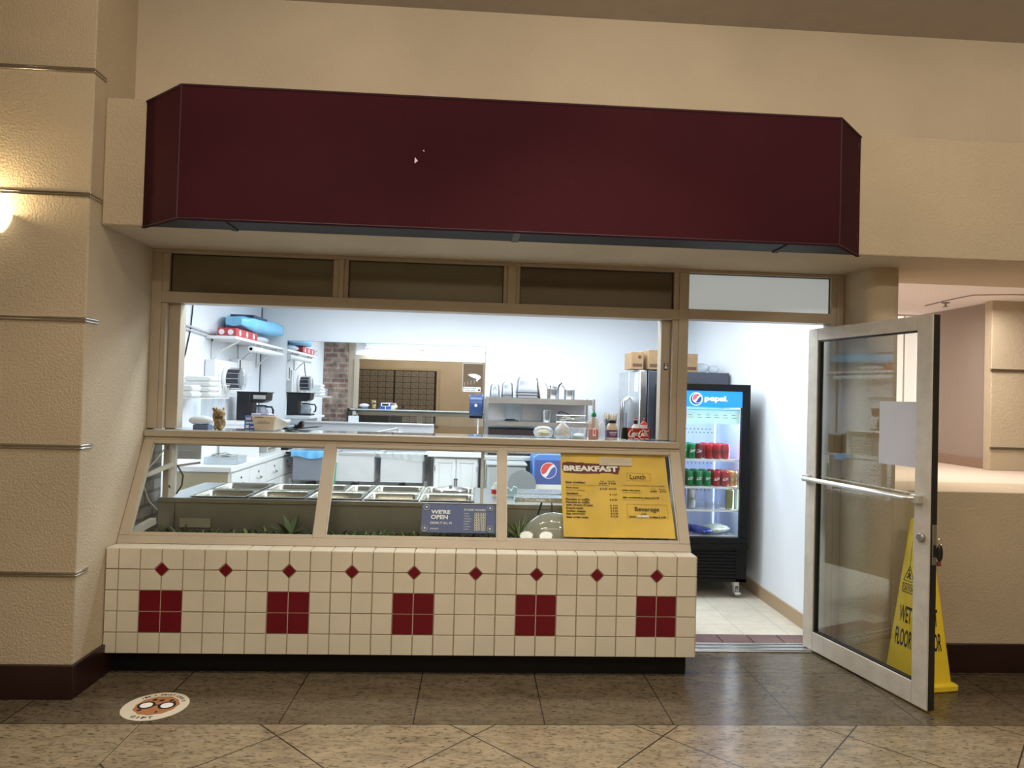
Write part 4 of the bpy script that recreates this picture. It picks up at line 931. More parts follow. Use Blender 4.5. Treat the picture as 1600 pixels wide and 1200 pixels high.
# chili sauce bottle
c4 = thing('chili_sauce_bottle', 'clear squeeze bottle of red chili sauce with a green pointed cap', 'bottle', (2.575, .47, LZ))
def rq(g, prof, c, n=24, mi=0): g.lathe(prof, c, n, mi)
p0 = (2.583, .47, LZ)
g = G(); rq(g, [(.030, 0), (.032, .004), (.032, .10), (.024, .124), (.013, .134), (.013, .14), (.001, .14)], p0); g.build('bottle_body', glass_mat('bottle_plastic', (.96, .90, .84), 1.35, .28, (.72, .60, .48)), c4, ang=60)
g = G(); rq(g, [(.029, .002), (.030, .006), (.030, .062), (.001, .066)], p0); g.build('sauce', mat('red_sauce', (.50, .05, .015), .35), c4)
g = G(); rq(g, [(.015, .138), (.016, .142), (.015, .158), (.009, .162), (.004, .175), (.0015, .184), (.001, .184)], p0); g.build('cap', GREENP, c4, ang=60)
g = G(); g.box(2.574, 2.592, .4365, .438, LZ + .02, LZ + .068, 0); g.box(2.579, 2.587, .4355, .4370, LZ + .028, LZ + .06, 1); g.build('label', [WPRINT, REDP], c4)
c4b = thing('clear_bottle', 'clear empty squeeze bottle close right of the chili sauce', 'bottle', (2.645, .49, LZ))
g = G(); rq(g, [(.022, 0), (.024, .004), (.024, .085), (.012, .10), (.010, .104), (.001, .105)], (2.640, .50, LZ)); g.build('bottle_body', MILKY, c4b, ang=60)
c5 = thing('garlic_powder_jar', 'squat seasoning jar with black lid and purple label', 'jar', (2.69, .46, LZ))
p0 = (2.695, .455, LZ)
g = G(); rq(g, [(.032, 0), (.034, .004), (.034, .078), (.026, .095), (.022, .10), (.022, .104), (.001, .104)], p0); g.build('jar_body', mat('garlic_beige', (.55, .47, .34), .35, coat=.4), c5, ang=60)
g = G(); rq(g, [(.024, .102), (.025, .104), (.025, .120), (.022, .123), (.001, .123)], p0); g.build('lid', BLACK, c5, ang=50)
g = G(); rq(g, [(.0345, .014), (.0345, .060)], p0); g.build('label', mat('purple_label', (.12, .045, .15), .4), c5)
g = G(); g.text('GARLIC', 2.672, 2.718, LZ + .040, LZ + .050, .4195, bold=.03); g.text('POWDER', 2.678, 2.712, LZ + .028, LZ + .034, .4195); g.text('seasoning', 2.682, 2.708, LZ + .064, LZ + .070, .4205); g.build('label_print', WPRINT, c5)
c6 = thing('skewer_cup', 'cup of pale wooden sticks and wrapped utensils behind the seasoning jar', 'utensil cup', (2.70, .58, LZ))
g = G(); rq(g, [(.034, 0), (.038, .12), (.040, .122), (.036, .122), (.034, .01), (.001, .009)], (2.71, .58, LZ)); g.build('cup', mat('navy_cup', (.03, .035, .09), .4), c6, ang=60)
g = G()
for k in range(34):
    a = random.uniform(0, 6.28); r_ = random.uniform(0, .028); e = random.uniform(.012, .03); c = (2.71 + r_ * math.cos(a), .58 + r_ * math.sin(a))
    g.tube([(c[0], c[1], LZ + .02), (c[0] + e * math.cos(a), c[1] + e * math.sin(a), LZ + .145 + random.uniform(0, .025))], .003, 5, mi=k % 4 == 0)
g.build('sticks', [mat('pale_wood', (.72, .62, .46), .6), PAPER], c6)
# cola caddy
c7 = thing('cola_caddy', 'red condiment caddy with white cola script on the ledge at the right', 'caddy', (2.86, .47, LZ))
RED = mat('caddy_red', (.34, .012, .010), .35, coat=.3)
g = G(); x0, x1, y0, y1, zt = 2.785, 2.925, .420, .515, LZ + .075
g.box(x0, x1, y0, y0 + .004, LZ + .008, zt); g.box(x0, x1, y1 - .004, y1, LZ + .008, zt); g.box(x0, x1, y0, y1, LZ + .006, LZ + .010)
g.build('tin_body', RED, c7, bevel=.001)
g = G(); g.box(x0 - .004, x0 + .001, y0, y1, LZ + .004, zt + .002); g.box(x1 - .001, x1 + .002, y0, y1, LZ + .004, zt + .002); g.prism([(x0 - .03, LZ + .006), (x0 - .004, LZ + .006), (x0 - .004, zt), (x0 - .026, zt)], y0 + .03, y0 + .034, 'xz'); g.build('end_cap', BLACK, c7)
def script(g, strokes, x0, x1, z0, z1, y, mi=0):
    """pen strokes with varying nib width, drawn as flat ribbons in the xz plane"""
    for st_ in strokes:
        pts = []
        P = [Vector(p[:2]) for p in st_]; W = [p[2] for p in st_]
        n = len(P)
        for i in range(n - 1):
            a, b, c, d = P[max(i - 1, 0)], P[i], P[i + 1], P[min(i + 2, n - 1)]
            for k in range(6):
                t = k / 6; q = .5 * ((2 * b) + (c - a) * t + (2 * a - 5 * b + 4 * c - d) * t * t + (3 * b - a - 3 * c + d) * t ** 3); pts.append((q, W[i] * (1 - t) + W[i + 1] * t))
        pts.append((P[-1], W[-1])); L, R = [], []
        kx, kz = (x1 - x0), (z1 - z0)
        Q = [(Vector((x0 + p.x * kx, z0 + p.y * kz)), w_ * kz) for p, w_ in pts]
        for i, (p, w_) in enumerate(Q):
            d = Q[min(i + 1, len(Q) - 1)][0] - Q[max(i - 1, 0)][0]; d = d.normalized() if d.length else Vector((1, 0)); nrm = Vector((-d.y, d.x)) * w_ * .5
            L.append((p.x + nrm.x, y, p.y + nrm.y)); R.append((p.x - nrm.x, y, p.y - nrm.y))
        m_ = len(L); vs = L + R + [(v[0], y + .0006, v[2]) for v in L + R]
        g.add(vs, [(i, i + 1, m_ + i + 1, m_ + i) for i in range(m_ - 1)] + [(2 * m_ + i, 3 * m_ + i, 3 * m_ + i + 1, 2 * m_ + i + 1) for i in range(m_ - 1)], mi)
w1, w2, w3 = .13, .07, .04
def oval(cx, cz, rx, rz, w_=.09, sh_=.15):
    return [(cx + rx * math.cos(a) + sh_ * rz * math.sin(a), cz + rz * math.sin(a), w_ * (.55 + .45 * abs(math.cos(a)))) for a in [2 * PI * k / 10 + .6 for k in range(11)]]
COKE = [[(.20, .83, w3), (.19, .97, w2), (.13, .93, w2), (.05, .70, w1), (.01, .38, w1), (.045, .16, w1), (.11, .20, w2), (.17, .30, w3)],
        [(.045, .16, w2), (.14, .10, w2), (.24, .16, w1), (.31, .08, w3)],
        oval(.205, .45, .028, .16), [(.235, .55, w3), (.30, .60, w2)],
        [(.335, .58, w2), (.31, .64, w2), (.275, .50, w1), (.27, .33, w1), (.30, .28, w2), (.335, .38, w3)],
        oval(.375, .44, .028, .15), [(.415, .62, w1), (.40, .40, w1), (.405, .28, w2), (.44, .36, w3)], [(.45, .56, w1), (.475, .57, w1)],
        [(.66, .70, w3), (.68, .86, w2), (.64, .88, w2), (.55, .66, w1), (.50, .34, w1), (.53, .12, w1), (.60, .20, w2), (.66, .34, w3)],
        [(.60, .80, w3), (.70, .97, w2), (.80, .88, w1), (.90, .78, w2), (1.0, .95, w3)],
        oval(.665, .42, .028, .16), [(.70, .50, w3), (.76, .62, w2), (.80, .82, w2), (.785, .84, w2), (.745, .50, w1), (.745, .28, w1), (.78, .30, w2), (.84, .50, w3), (.885, .80, w2), (.87, .80, w2), (.825, .46, w1), (.825, .26, w1)],
        oval(.87, .40, .028, .14), [(.91, .56, w1), (.90, .36, w1), (.905, .26, w2), (.93, .32, w3)], [(.96, .25, .10), (.975, .25, .10)]]
g = G(); script(g, COKE, x0 + .006, x1 - .008, LZ + .016, LZ + .068, y0 - .0012); g.build('script_logo', WPRINT, c7)
g = G()
for k in range(4): g.box(x0 + .008 + .034 * k, x0 + .032 + .034 * k, y0 - .001, y0, LZ + .0095, LZ + .0125)
g.build('lower_print', WPRINT, c7)
c8 = thing('soy_sauce_bottle', 'white shouldered bottle with black neck and red tip in the caddy', 'bottle', (2.845, .468, LZ + .011))
p0 = (2.845, .468, LZ + .0115)
g = G(); rq(g, [(.026, 0), (.026, .055), (.024, .068), (.011, .088), (.011, .092), (.001, .092)], p0); g.build('bottle_body', WPLAST, c8, ang=60)
g = G(); rq(g, [(.012, .088), (.012, .112), (.001, .112)], p0); g.build('neck_sleeve', BLACK, c8); g = G(); rq(g, [(.0095, .112), (.0095, .118), (.001, .118)], p0, mi=0); rq(g, [(.010, .118), (.010, .125), (.001, .126)], p0, mi=1); g.build('tip', [WPLAST, REDP], c8)
c9 = thing('ketchup_bottle', 'short white squeeze bottle with bright red conical cap in the caddy', 'bottle', (2.898, .468, LZ + .011))
p0 = (2.896, .468, LZ + .0115)
g = G(); rq(g, [(.018, 0), (.020, .06), (.022, .084), (.001, .085)], p0); g.build('bottle_body', WPLAST, c9, ang=60); g = G(); rq(g, [(.022, .083), (.021, .092), (.010, .102), (.004, .108), (.003, .118), (.006, .121), (.001, .126)], p0); g.build('cap', REDP, c9, ang=60)

# ---- sinks along the back wall
sk = thing('sink_unit', 'stainless three compartment sink with drainboards along the back wall', 'sink', (.75, 3.3, 0))
SF = 3.02
g = G(); g.box(.03, 1.40, SF, SF + .03, .905, .935); g.box(.03, 1.40, 3.52, 3.56, .905, .935)
for x0, x1 in ((.03, .10), (.42, .48), (.89, .94), (1.36, 1.40)): g.box(x0, x1, SF, 3.56, .905, .93)
g.build('rim', STEELW, sk, bevel=.004)
g = G(); g.box(.0, 1.42, 3.56, 3.585, .90, 1.20); g.box(.0, 1.42, 3.53, 3.585, 1.19, 1.205); g.build('backsplash', STEELW, sk, bevel=.003)
BASM = mat('basin_steel', (.76, .77, .80), .45, .3, noise=.05); BASN = mat('basin_blue_grey', (.28, .31, .38), .45, .5, noise=.08)
for i, (x0, x1) in enumerate(((.10, .42), (.49, .885), (.945, 1.355))):
    g = G(); g.box(x0, x1, SF + .006, SF + .014, .66, .91); g.box(x0, x1, 3.49, 3.5, .66, .91); g.box(x0, x0 + .008, SF + .006, 3.5, .66, .91); g.box(x1 - .008, x1, SF + .006, 3.5, .66, .91); g.box(x0, x1, SF + .006, 3.5, .652, .66)
    g.build('basin', BASN if i == 0 else BASM, sk, bevel=.010)
    q = G(); xm = (x0 + x1) / 2; q.lathe([(.035, 0), (.035, -.02), (.02, -.03), (.02, -.12)], (xm, 3.25, .652), 14); q.box(xm - .03, xm + .03, SF - .01, SF + .12, .615, .63); q.build('drain_lever', BLACK, sk)
for x in (.06, .70, 1.38): G().lathe([(.02, 0), (.02, .66)], (x, 3.12, 0), 12).build('leg', STEEL, sk)
g = G(); g.box(.05, 1.4, 3.50, 3.54, .50, .52); g.box(.05, 1.4, 3.54, 3.56, 0.0, .9); g.build('undershelf_panel', mat('sink_grey_panel', (.36, .37, .40), .6), sk)  # even grey panel behind and below the basins
g = G(); g.tube([(1.05, 3.55, 1.10), (1.05, 3.42, 1.155), (.85, 3.20, 1.115), (.80, 3.16, 1.105), (.80, 3.16, 1.075)], .011, 8); g.tube([(1.00, 3.56, 1.10), (1.10, 3.56, 1.10)], .016, 8); g.build('faucet', CHROME, sk)
bt = thing('blue_cloth', 'light blue towel draped over the front rim of the left basin', 'towel', (.25, 3.03, .9))
g = G(); vs = []
for i in range(21):
    x = .085 + .33 * i / 20; wv = .006 * math.sin(i * 1.1)
    vs += [(x, SF + .06, .9395), (x, SF - .006 + wv * .5, .941), (x, SF - .012 + wv, .925), (x, SF - .012 + wv, .875 + .012 * math.sin(i * .35 + .5))]
g.add(vs, [(4 * i + k, 4 * i + 4 + k, 4 * i + 5 + k, 4 * i + 1 + k) for i in range(20) for k in range(3)], 0, True)
g.build('cloth', mat('towel_blue', (.16, .48, .85), .8, noise=.2, nscale=20), bt, ang=80)
b2 = thing('clear_liner', 'rumpled clear plastic sheet draped over the rim of the right basin', 'plastic sheet', (1.1, 3.03, .9))
g = G(); vs = []
for i in range(31):
    t = i / 30; x = .88 + .49 * t; wv = .008 * math.sin(i * 1.3) + .004 * math.sin(i * 2.9)
    vs += [(x, SF + .05, .9400), (x, SF - .006, .944), (x, SF - .012 + wv, .93), (x, SF - .014 + wv, .895 - .035 * t * t)]
g.add(vs, [(4 * i + k, 4 * i + 4 + k, 4 * i + 5 + k, 4 * i + 1 + k) for i in range(30) for k in range(3)], 0, True); g.build('sheet', MILKY, b2, ang=80)
bq = thing('green_handled_brush', 'white and green long handled brush leaning at the left of the middle basin', 'brush', (.53, 2.9, .60))
g = G(); g.tube([(.525, 3.0, .935), (.522, 2.985, .84)], .013, 8); g.build('handle_top', WPLAST, bq); g = G(); g.tube([(.522, 2.985, .84), (.512, 2.98, .62)], .009, 8); g.build('green_handle', mat('sea_green', (.05, .36, .24), .4), bq); g = G(); g.box(.49, .535, 2.96, 3.0, .0, .62); g.build('lower_rod', WPLAST, bq)
# white cabinet with double doors
wc = thing('double_door_cabinet', 'small white cabinet with two panelled doors and dark pulls under a thick top', 'cabinet', (1.67, 3.2, 0))
G().box(1.465, 1.90, 2.995, 3.5, .0, .915).build('carcass', WHITE, wc, bevel=.003); G().box(1.405, 1.945, 2.94, 3.55, .918, .965).build('top', WPLAST, wc, bevel=.004)
for x0, x1 in ((1.475, 1.680), (1.686, 1.89)):
    g = G(); g.box(x0, x1, 2.978, 2.993, .06, .90); d = None
    for a, b, c, e in ((x0, x1, .06, .10), (x0, x1, .86, .90), (x0, x0 + .035, .10, .86), (x1 - .035, x1, .10, .86)): g.box(a, b, 2.970, 2.978, c, e)
    g.box(x0 + .05, x1 - .05, 2.972, 2.978, .115, .845)
    d = g.build('door', WHITE, wc, bevel=.003)
    xe = 1.672 if x0 < 1.5 else 1.694
    q = G(); q.tube([(xe, 2.968, .70), (xe, 2.955, .69), (xe, 2.953, .62), (xe, 2.968, .60)], .004, 6); q.lathe([(.009, 0), (.007, -.008)], (xe, 2.97, .70), 10, axis='y'); q.build('pull', DKSTEEL, d)
    xh = 1.478 if x0 < 1.5 else 1.887
    G().box(xh - .004, xh + .004, 2.962, 2.972, .78, .83).build('hinge', STEELD, d)
# back worktable (grey) behind the shelving
wt = thing('prep_table', 'stainless prep table under the two tier shelf by the back wall', 'table', (2.45, 3.25, 0))
g = G(); g.box(1.95, 3.06, 2.93, 3.59, .90, .94); g.build('table_top', STEELW, wt, bevel=.004); g = G(); g.box(1.96, 3.05, 3.56, 3.59, .05, .90); g.box(1.96, 3.05, 2.95, 3.58, .25, .27); g.build('back_panel', mat('pale_grey_panel', (.52, .54, .56), .5), wt)
for x in (1.98, 3.03):
    for y in (2.96, 3.55): G().lathe([(.02, 0), (.02, .9)], (x, y, 0), 12).build('leg', STEEL, wt)
sv = thing('two_tier_shelf', 'stainless two tier overshelf standing on the prep table', 'shelving', (2.45, 3.2, .94))
g = G(); g.box(1.95, 3.04, 3.0, 3.45, 1.485, 1.488); g.box(1.95, 3.04, 3.0, 3.004, 1.455, 1.510); g.box(1.95, 3.04, 3.0, 3.45, 1.506, 1.510); g.build('upper_shelf', STEEL, sv, bevel=.001)
g = G(); g.box(1.95, 3.04, 3.0, 3.45, 1.272, 1.276); g.box(1.95, 3.04, 3.0, 3.004, 1.235, 1.276); g.build('lower_shelf', STEEL, sv, bevel=.001)
for x in (1.955, 3.015):
    for y in (3.0, 3.43): G().box(x, x + .025, y - .006, y + .018, .94, 1.52).build('post', STEEL, sv, bevel=.002)
G().box(1.98, 3.01, 3.452, 3.456, 1.276, 1.50).build('back_sheet', STEELW, sv)
oven = thing('black_griddle', 'low black appliance in the dark space under the shelf', 'appliance', (2.3, 3.2, .94))
G().box(1.99, 2.62, 3.05, 3.44, .942, 1.20).build('body', mat('dark_brown_steel', (.03, .015, .012), .5), oven, bevel=.01)
G().box(2.0, 2.61, 3.044, 3.05, .96, .99).build('front_trim', STEELD, oven)
def upan(x, y, z, w_, d_, h, lab, n=1, gap=.03, name='steel_pan'):
    for k in range(n):
        t = thing(name, lab if n == 1 else lab.replace('#', ['bottom', 'middle', 'top'][k] if n == 3 else ['lower', 'upper'][k]), 'pan', (x, y, z + k * gap), 0, 'upturned steel pans on the upper shelf')
        g = G()
        def ring(ix, zz, r): return [(p[0], p[1], zz) for p in g.rrect(-w_ / 2 + ix, w_ / 2 - ix, -d_ / 2 + ix, d_ / 2 - ix, r, 4)]
        g.loft([ring(0, .0, .02), ring(0, .004, .02), ring(.012, .005, .02), ring(.014 + .05 * w_, h - .012, .022), ring(.024 + .05 * w_, h, .02)]); g.build('pan_shell', mat('darkened_steel', (.27, .28, .30), .3, 1), t, world=False, ang=40)  # steel colour darkened so the pans stand out from the white wall
UZ = 1.511
upan(2.045, 3.17, UZ, .125, .16, .13, 'small upturned steel pan at the left end of the upper shelf')
upan(2.17, 3.17, UZ, .14, .17, .13, '# of two nested upturned steel pans next to the left end', 2, .022)
upan(2.37, 3.17, UZ, .24, .30, .15, '# of three nested large upturned steel pans', 3, .028)
cbd = thing('cutting_board', 'pale board leaning beside the large upturned pans', 'board', (2.53, 3.2, UZ))
g = G(); g.prism([(2.50, UZ + .0005), (2.512, UZ + .0005), (2.475, UZ + .20), (2.463, UZ + .20)], 3.1, 3.38, 'xz'); g.build('board', mat('beech_board', (.62, .48, .34), .6), cbd)
def pot(x, y, z, r, h, lab, name='steel_pot'):
    t = thing(name, lab, 'pot', (x, y, z)); g = G(); g.lathe([(r * .92, 0), (r * .96, .006), (r, h - .004), (r + .008, h), (r - .002, h), (r * .93, .012), (.001, .010)], (x, y, z), 28); g.build('pot_shell', STEEL, t, ang=40); return t
t1_ = pot(2.635, 3.15, UZ, .062, .10, 'round steel pot full of black handled tools on the upper shelf')
tl = thing('tool_bundle', 'bundle of black handled tongs and ladles standing in the steel pot', 'utensils', (2.635, 3.15, UZ + .02))
tips = [(-.09, .0, .16, STEEL), (-.03, .02, .13, BLACK), (.01, -.02, .125, BLACK), (.03, .01, .12, BLACK), (.085, -.01, .165, BLACK), (.07, .03, .15, BLACK), (.0, .03, .14, mat('green_handle', (.06, .22, .16), .4))]
for dx, dy, dz, M_ in tips:
    g = G(); g.tube([(2.635 + dx * .2, 3.15 + dy * .2, UZ + .02), (2.635 + dx * .8, 3.15 + dy, UZ + dz - .02), (2.635 + dx, 3.15 + dy, UZ + dz)], [.003, .004, .007 if M_ is BLACK else .003], 7); g.build('utensil', M_, tl)
pot(2.80, 3.15, UZ, .056, .095, 'empty round steel pot at the right of the upper shelf')
ld = thing('ladle', 'steel ladle leaning in the empty pot', 'ladle', (2.8, 3.15, UZ + .02)); g = G(); g.tube([(2.80, 3.15, UZ + .025), (2.745, 3.17, UZ + .12), (2.715, 3.17, UZ + .15)], .005, 7); g.build('handle', STEEL, ld)
pot(2.57, 3.1, 1.277, .052, .12, 'tall steel canister on the lower shelf'); 
bs = thing('wire_basket', 'white framed basket of cutlery on the lower shelf', 'basket', (2.80, 3.1, 1.277))
g = G(); x0, x1, y0, y1 = 2.66, 2.95, 3.03, 3.2
for z in (1.284, 1.35): g.tube([(x0, y0, z), (x1, y0, z), (x1, y1, z), (x0, y1, z)], .005, 6, close=True)
for x in (x0, (x0 + x1) / 2, x1): g.tube([(x, y0, 1.284), (x, y0, 1.35)], .004, 6)
g.box(x0, x1, y0, y1, 1.279, 1.283); g.build('basket_frame', CHROME, bs)
ctl = thing('cutlery', 'yellow and white handled cutlery lying in the wire basket', 'cutlery', (2.8, 3.1, 1.285)); ctl['kind'] = 'stuff'
g = G()
for k in range(24):
    x = random.uniform(2.69, 2.84); z = 1.29 + random.uniform(0, .045); g.tube([(x, random.uniform(3.04, 3.18), z), (x + .09, random.uniform(3.04, 3.18), z + random.uniform(-.004, .012))], .004, 5, mi=k % 3)
g.build('utensils', [STEEL, mat('yellow_handle', (.68, .55, .22), .5), WPLAST], ctl)
sp = thing('spatula', 'black spatula resting across the basket', 'spatula', (2.7, 3.1, 1.35)); g = G(); g.tube([(2.68, 3.08, 1.362), (2.70, 3.08, 1.385), (2.75, 3.08, 1.375), (2.79, 3.08, 1.358)], .006, 6); g.build('handle', BLACK, sp)
sc_ = thing('black_scale', 'flat black kitchen scale on the lower shelf', 'scale', (2.22, 3.08, 1.277)); G().box(2.15, 2.29, 3.03, 3.2, 1.277, 1.288).build('base', BLACK, sc_, bevel=.003); g = G(); g.lathe([(.045, 0), (.05, .008), (.001, .010)], (2.21, 3.12, 1.288), 20); g.build('platter', BLACKM, sc_)
jar = thing('clear_canister', 'clear cylindrical canister behind the black scale', 'canister', (2.25, 3.28, 1.277)); g = G(); g.lathe([(.08, 0), (.085, .02), (.085, .17), (.001, .171)], (2.25, 3.29, 1.277), 24); g.build('canister', PLCLEAR, jar, ang=50)
# blue cola cooler box
bc = thing('blue_cooler', 'blue drink merchandiser box with red white and blue globe emblem', 'cooler', (2.62, 2.75, 0))
BC = mat('merchandiser_blue', (.13, .28, .68), .35)
g = G(); g.prism([(2.40, .002), (2.40, .965), (2.45, 1.0), (2.95, 1.0), (2.99, .965), (2.99, .002)], 2.62, 2.92, 'xz'); g.build('body', BC, bc, bevel=.012)
G().box(2.425, 2.965, 2.612, 2.62, .72, .94, 0).build('front_panel', mat('merchandiser_dark', (.09, .13, .36), .3), bc); G().box(2.415, 2.975, 2.608, 2.62, .50, .715).build('label_card', PAPER, bc)
def globe(g, cx, cz, R, y, red=0, wh=1, bl=2, rot=-.35):
    N = 40
    disc = lambda r: [(cx + r * math.cos(2 * PI * k / N), cz + r * math.sin(2 * PI * k / N)) for k in range(N)]
    g.prism(disc(R), y, y + .0008, 'xz', wh)
    c, s = math.cos(rot), math.sin(rot)
    def region(up):
        r = R * .93; pts = []
        wave = lambda t: (.28 * math.sin(t * 2.2) + (.16 if up else -.26 + .10 * t)) * R * .9
        n = 18; xs_ = [(-1 + 2 * k / n) for k in range(n + 1)]; out = []
        for t in xs_:
            xx = t * r * .985; lim = math.sqrt(max(r * r - xx * xx, 0)); out.append((xx, max(-lim, min(lim, wave(t)))))
        a0 = math.atan2(out[-1][1], out[-1][0]); a1 = math.atan2(out[0][1], out[0][0])
        if up:
            if a1 < a0: a1 += 2 * PI
        else:
            if a1 > a0: a1 -= 2 * PI
        out += [(r * math.cos(a0 + (a1 - a0) * k / 16), r * math.sin(a0 + (a1 - a0) * k / 16)) for k in range(1, 16)]
        return [(cx + p[0] * c - p[1] * s, cz + p[0] * s + p[1] * c) for p in out]
    g.prism(region(True), y - .0006, y, 'xz', red); g.prism(region(False), y - .0006, y, 'xz', bl)
g = G(); globe(g, 2.55, .845, .075, 2.6105, rot=.5); g.build('globe_emblem', [mat('globe_red', (.72, .10, .09), .4), WPRINT, mat('globe_blue', (.10, .14, .42), .4)], bc)
# grey bins under the counter
def bin_(x0, x1, y, z1, lab, M_, name='plastic_bin'):
    t = thing(name, lab, 'bin', ((x0 + x1) / 2, y + .15, 0)); G().box(x0, x1, y, y + .3, .002, z1 - .02).build('bin_body', M_, t, bevel=.02); G().box(x0 - .01, x1 + .01, y - .01, y + .31, z1 - .02, z1).build('rim', M_, t, bevel=.006)
GREY = mat('mid_grey_plastic', (.26, .28, .29), .5)
bin_(1.98, 2.34, 2.6, .90, 'tall grey plastic bin under the table right of the double door cabinet', mat('light_grey_bin', (.42, .44, .45), .5))
pot_ = thing('hanging_pan_lid', 'large dark round pan leaning against the grey bin', 'pan', (2.30, 2.5, .55)); g = G(); g.lathe([(.13, 0), (.13, .012), (.10, .02), (.001, .02)], (2.30, 2.545, .72), 28, axis='y'); g.build('pan_disc', GREY, pot_)
# ---- silver refrigerator
rf = thing('refrigerator', 'tall stainless refrigerator facing left, its dark side towards the window', 'refrigerator', (3.7, 2.7, 0))
g = G(); g.box(3.37, 4.10, 2.24, 3.10, .03, 1.785); g.build('cabinet_body', DKSTEEL, rf, bevel=.006)
for y0, y1 in ((2.24, 2.665), (2.675, 3.10)):
    d = G().box(3.295, 3.362, y0, y1, .08, 1.79).build('door', STEEL, rf, bevel=.010)
    ye = 2.655 if y0 < 2.5 else 2.685
    q = G(); q.tube([(3.295, ye + (-.03 if y0 < 2.5 else .03), 1.55), (3.24, ye + (-.03 if y0 < 2.5 else .03), 1.50), (3.235, ye + (-.03 if y0 < 2.5 else .03), 1.0), (3.295, ye + (-.03 if y0 < 2.5 else .03), .95)], .011, 8); q.build('handle', CHROME, d)
G().box(3.293, 3.296, 2.29, 2.42, 1.60, 1.77).build('taped_paper', PAPER, rf); G().box(3.288, 3.295, 2.75, 2.95, 1.05, 1.40).build('water_dispenser', mat('grey_recess', (.25, .27, .30), .4), rf)
G().box(3.34, 3.42, 2.25, 2.35, 1.786, 1.80).build('hinge_cover', BLACK, rf)
def cbox(x0, x1, y0, y1, z0, z1, lab, M_=CARD, tp='', name='cardboard_box'):
    t = thing(name, lab, 'box', ((x0 + x1) / 2, (y0 + y1) / 2, z0)); G().box(x0, x1, y0, y1, z0, z1).build('carton', M_, t, bevel=.003)
    g = G(); g.box(x0 + .012, x1 - .012, y0 - .0008, y0, z0 + .02, z0 + .05); g.lathe([(.018, 0), (.006, -.0005)], ((x0 + x1) / 2 + .02, y0 - .0003, z1 - .045), 6, axis='y'); g.build('print', mat('brown_print', (.14, .07, .035), .7), t)
    return t
cbox(3.24, 3.35, 2.34, 2.62, 1.801, 1.955, 'narrow cardboard box standing left on top of the refrigerator')
cbox(3.385, 3.53, 2.30, 2.60, 1.80, 1.975, 'wider cardboard box right of the narrow one on the refrigerator')
cbox(3.55, 3.845, 2.34, 2.70, 1.786, 1.955, 'rightmost cardboard box on the refrigerator, half behind the door mullion')
pk = thing('clear_bag_pile', 'clear plastic bag heap on the refrigerator above the drinks cooler', 'bag', (3.93, 2.5, 1.786))
g = G(); g.ell((3.93, 2.5, 1.835), (.08, .09, .045)); g.ell((4.03, 2.46, 1.825), (.05, .08, .038)); g.build('bag', PLCLEAR, pk, ang=80)
# ---- black drinks cooler
dk = thing('drinks_cooler', 'tall black glass door drinks cooler with a lit blue cola header', 'drinks cooler', (3.73, 1.8, 0))
BK = mat('cooler_black', (.006, .006, .007), .5, spec=.2, noise=.1)
CX0, CX1, CY0, CY1 = 3.40, 3.995, 1.50, 2.12
CIN = mat('cooler_interior', (.60, .68, .88), .5)
g = G(); g.box(CX0, CX1, CY0 + .05, CY1, .13, .43); g.box(CX0, CX1, CY1 - .05, CY1, .43, 1.665); g.box(CX0, CX0 + .035, CY0 + .05, CY1 - .05, .43, 1.665); g.box(CX1 - .035, CX1, CY0 + .05, CY1 - .05, .43, 1.665); g.box(CX0, CX1, CY0 + .05, CY1 - .05, 1.62, 1.665); g.box(CX0 + .02, CX1 - .02, CY0 + .02, CY0 + .05, .13, .40)
g.build('cabinet', BK, dk, bevel=.004)
g = G(); g.box(CX0 + .035, CX1 - .035, CY1 - .056, CY1 - .05, .43, 1.62, 0); g.box(CX0 + .035, CX0 + .041, CY0 + .06, CY1 - .056, .43, 1.62, 0); g.box(CX1 - .041, CX1 - .035, CY0 + .06, CY1 - .056, .43, 1.62, 0); g.box(CX0 + .035, CX1 - .035, CY0 + .06, CY1 - .056, .43, .437, 0)
for z in (1.29, 1.26, 1.03, 1.00, .83, .80, .77):
    for k in range(12): g.lathe([(.005, 0), (.005, -.001)], (3.50 + .034 * k + (.017 if z in (1.26, 1.0, .8) else 0), CY1 - .0565, z), 8, 1, axis='y')
g.build('liner', [CIN, BLACKM], dk)
g = G()
for k in range(9): z = .165 + .026 * k; g.box(CX0 + .03, CX1 - .085, CY0 + .010, CY0 + .026, z, z + .016)
g.box(CX0, CX1, CY0 + .002, CY0 + .02, .385, .43); g.box(CX1 - .085, CX1, CY0 + .012, CY0 + .03, .13, .385); g.box(CX0, CX1, CY0 + .012, CY0 + .03, .13, .155)
g.build('louvre_grille', mat('grille_black', (.006, .006, .006), .6, spec=.2), dk, bevel=.002)
g = G()
for a, b, c, d in ((CX0, CX1, 1.61, 1.665), (CX0, CX1, .43, .475), (CX0, CX0 + .06, .475, 1.61), (3.93, CX1, .475, 1.61)): g.box(a, b, CY0, CY0 + .045, c, d)
df = g.build('cooler_door', BK, dk, bevel=.004)
G().box(CX0 + .05, 3.94, CY0 + .012, CY0 + .018, .47, 1.488).build('door_glass', GLASS, df)
g = G(); g.box(CX0 + .06, 3.93, CY0 + .004, CY0 + .03, 1.484, 1.61); g.build('lit_header', mat('lit_blue_header', (.01, .20, .62), .4, emit=(.006, .20, .80), estr=1.0), df)
LW = mat('lit_white_print', (.8, .8, .8), .4, emit=(1, 1, 1), estr=.9); LR = mat('lit_red_print', (.7, .08, .08), .4, emit=(.85, .10, .10), estr=.8); LB = mat('lit_navy_print', (.02, .06, .25), .4, emit=(.01, .05, .25), estr=.6); LG = mat('lit_halo', (.5, .8, .95), .4, emit=(.35, .72, .95), estr=.8)
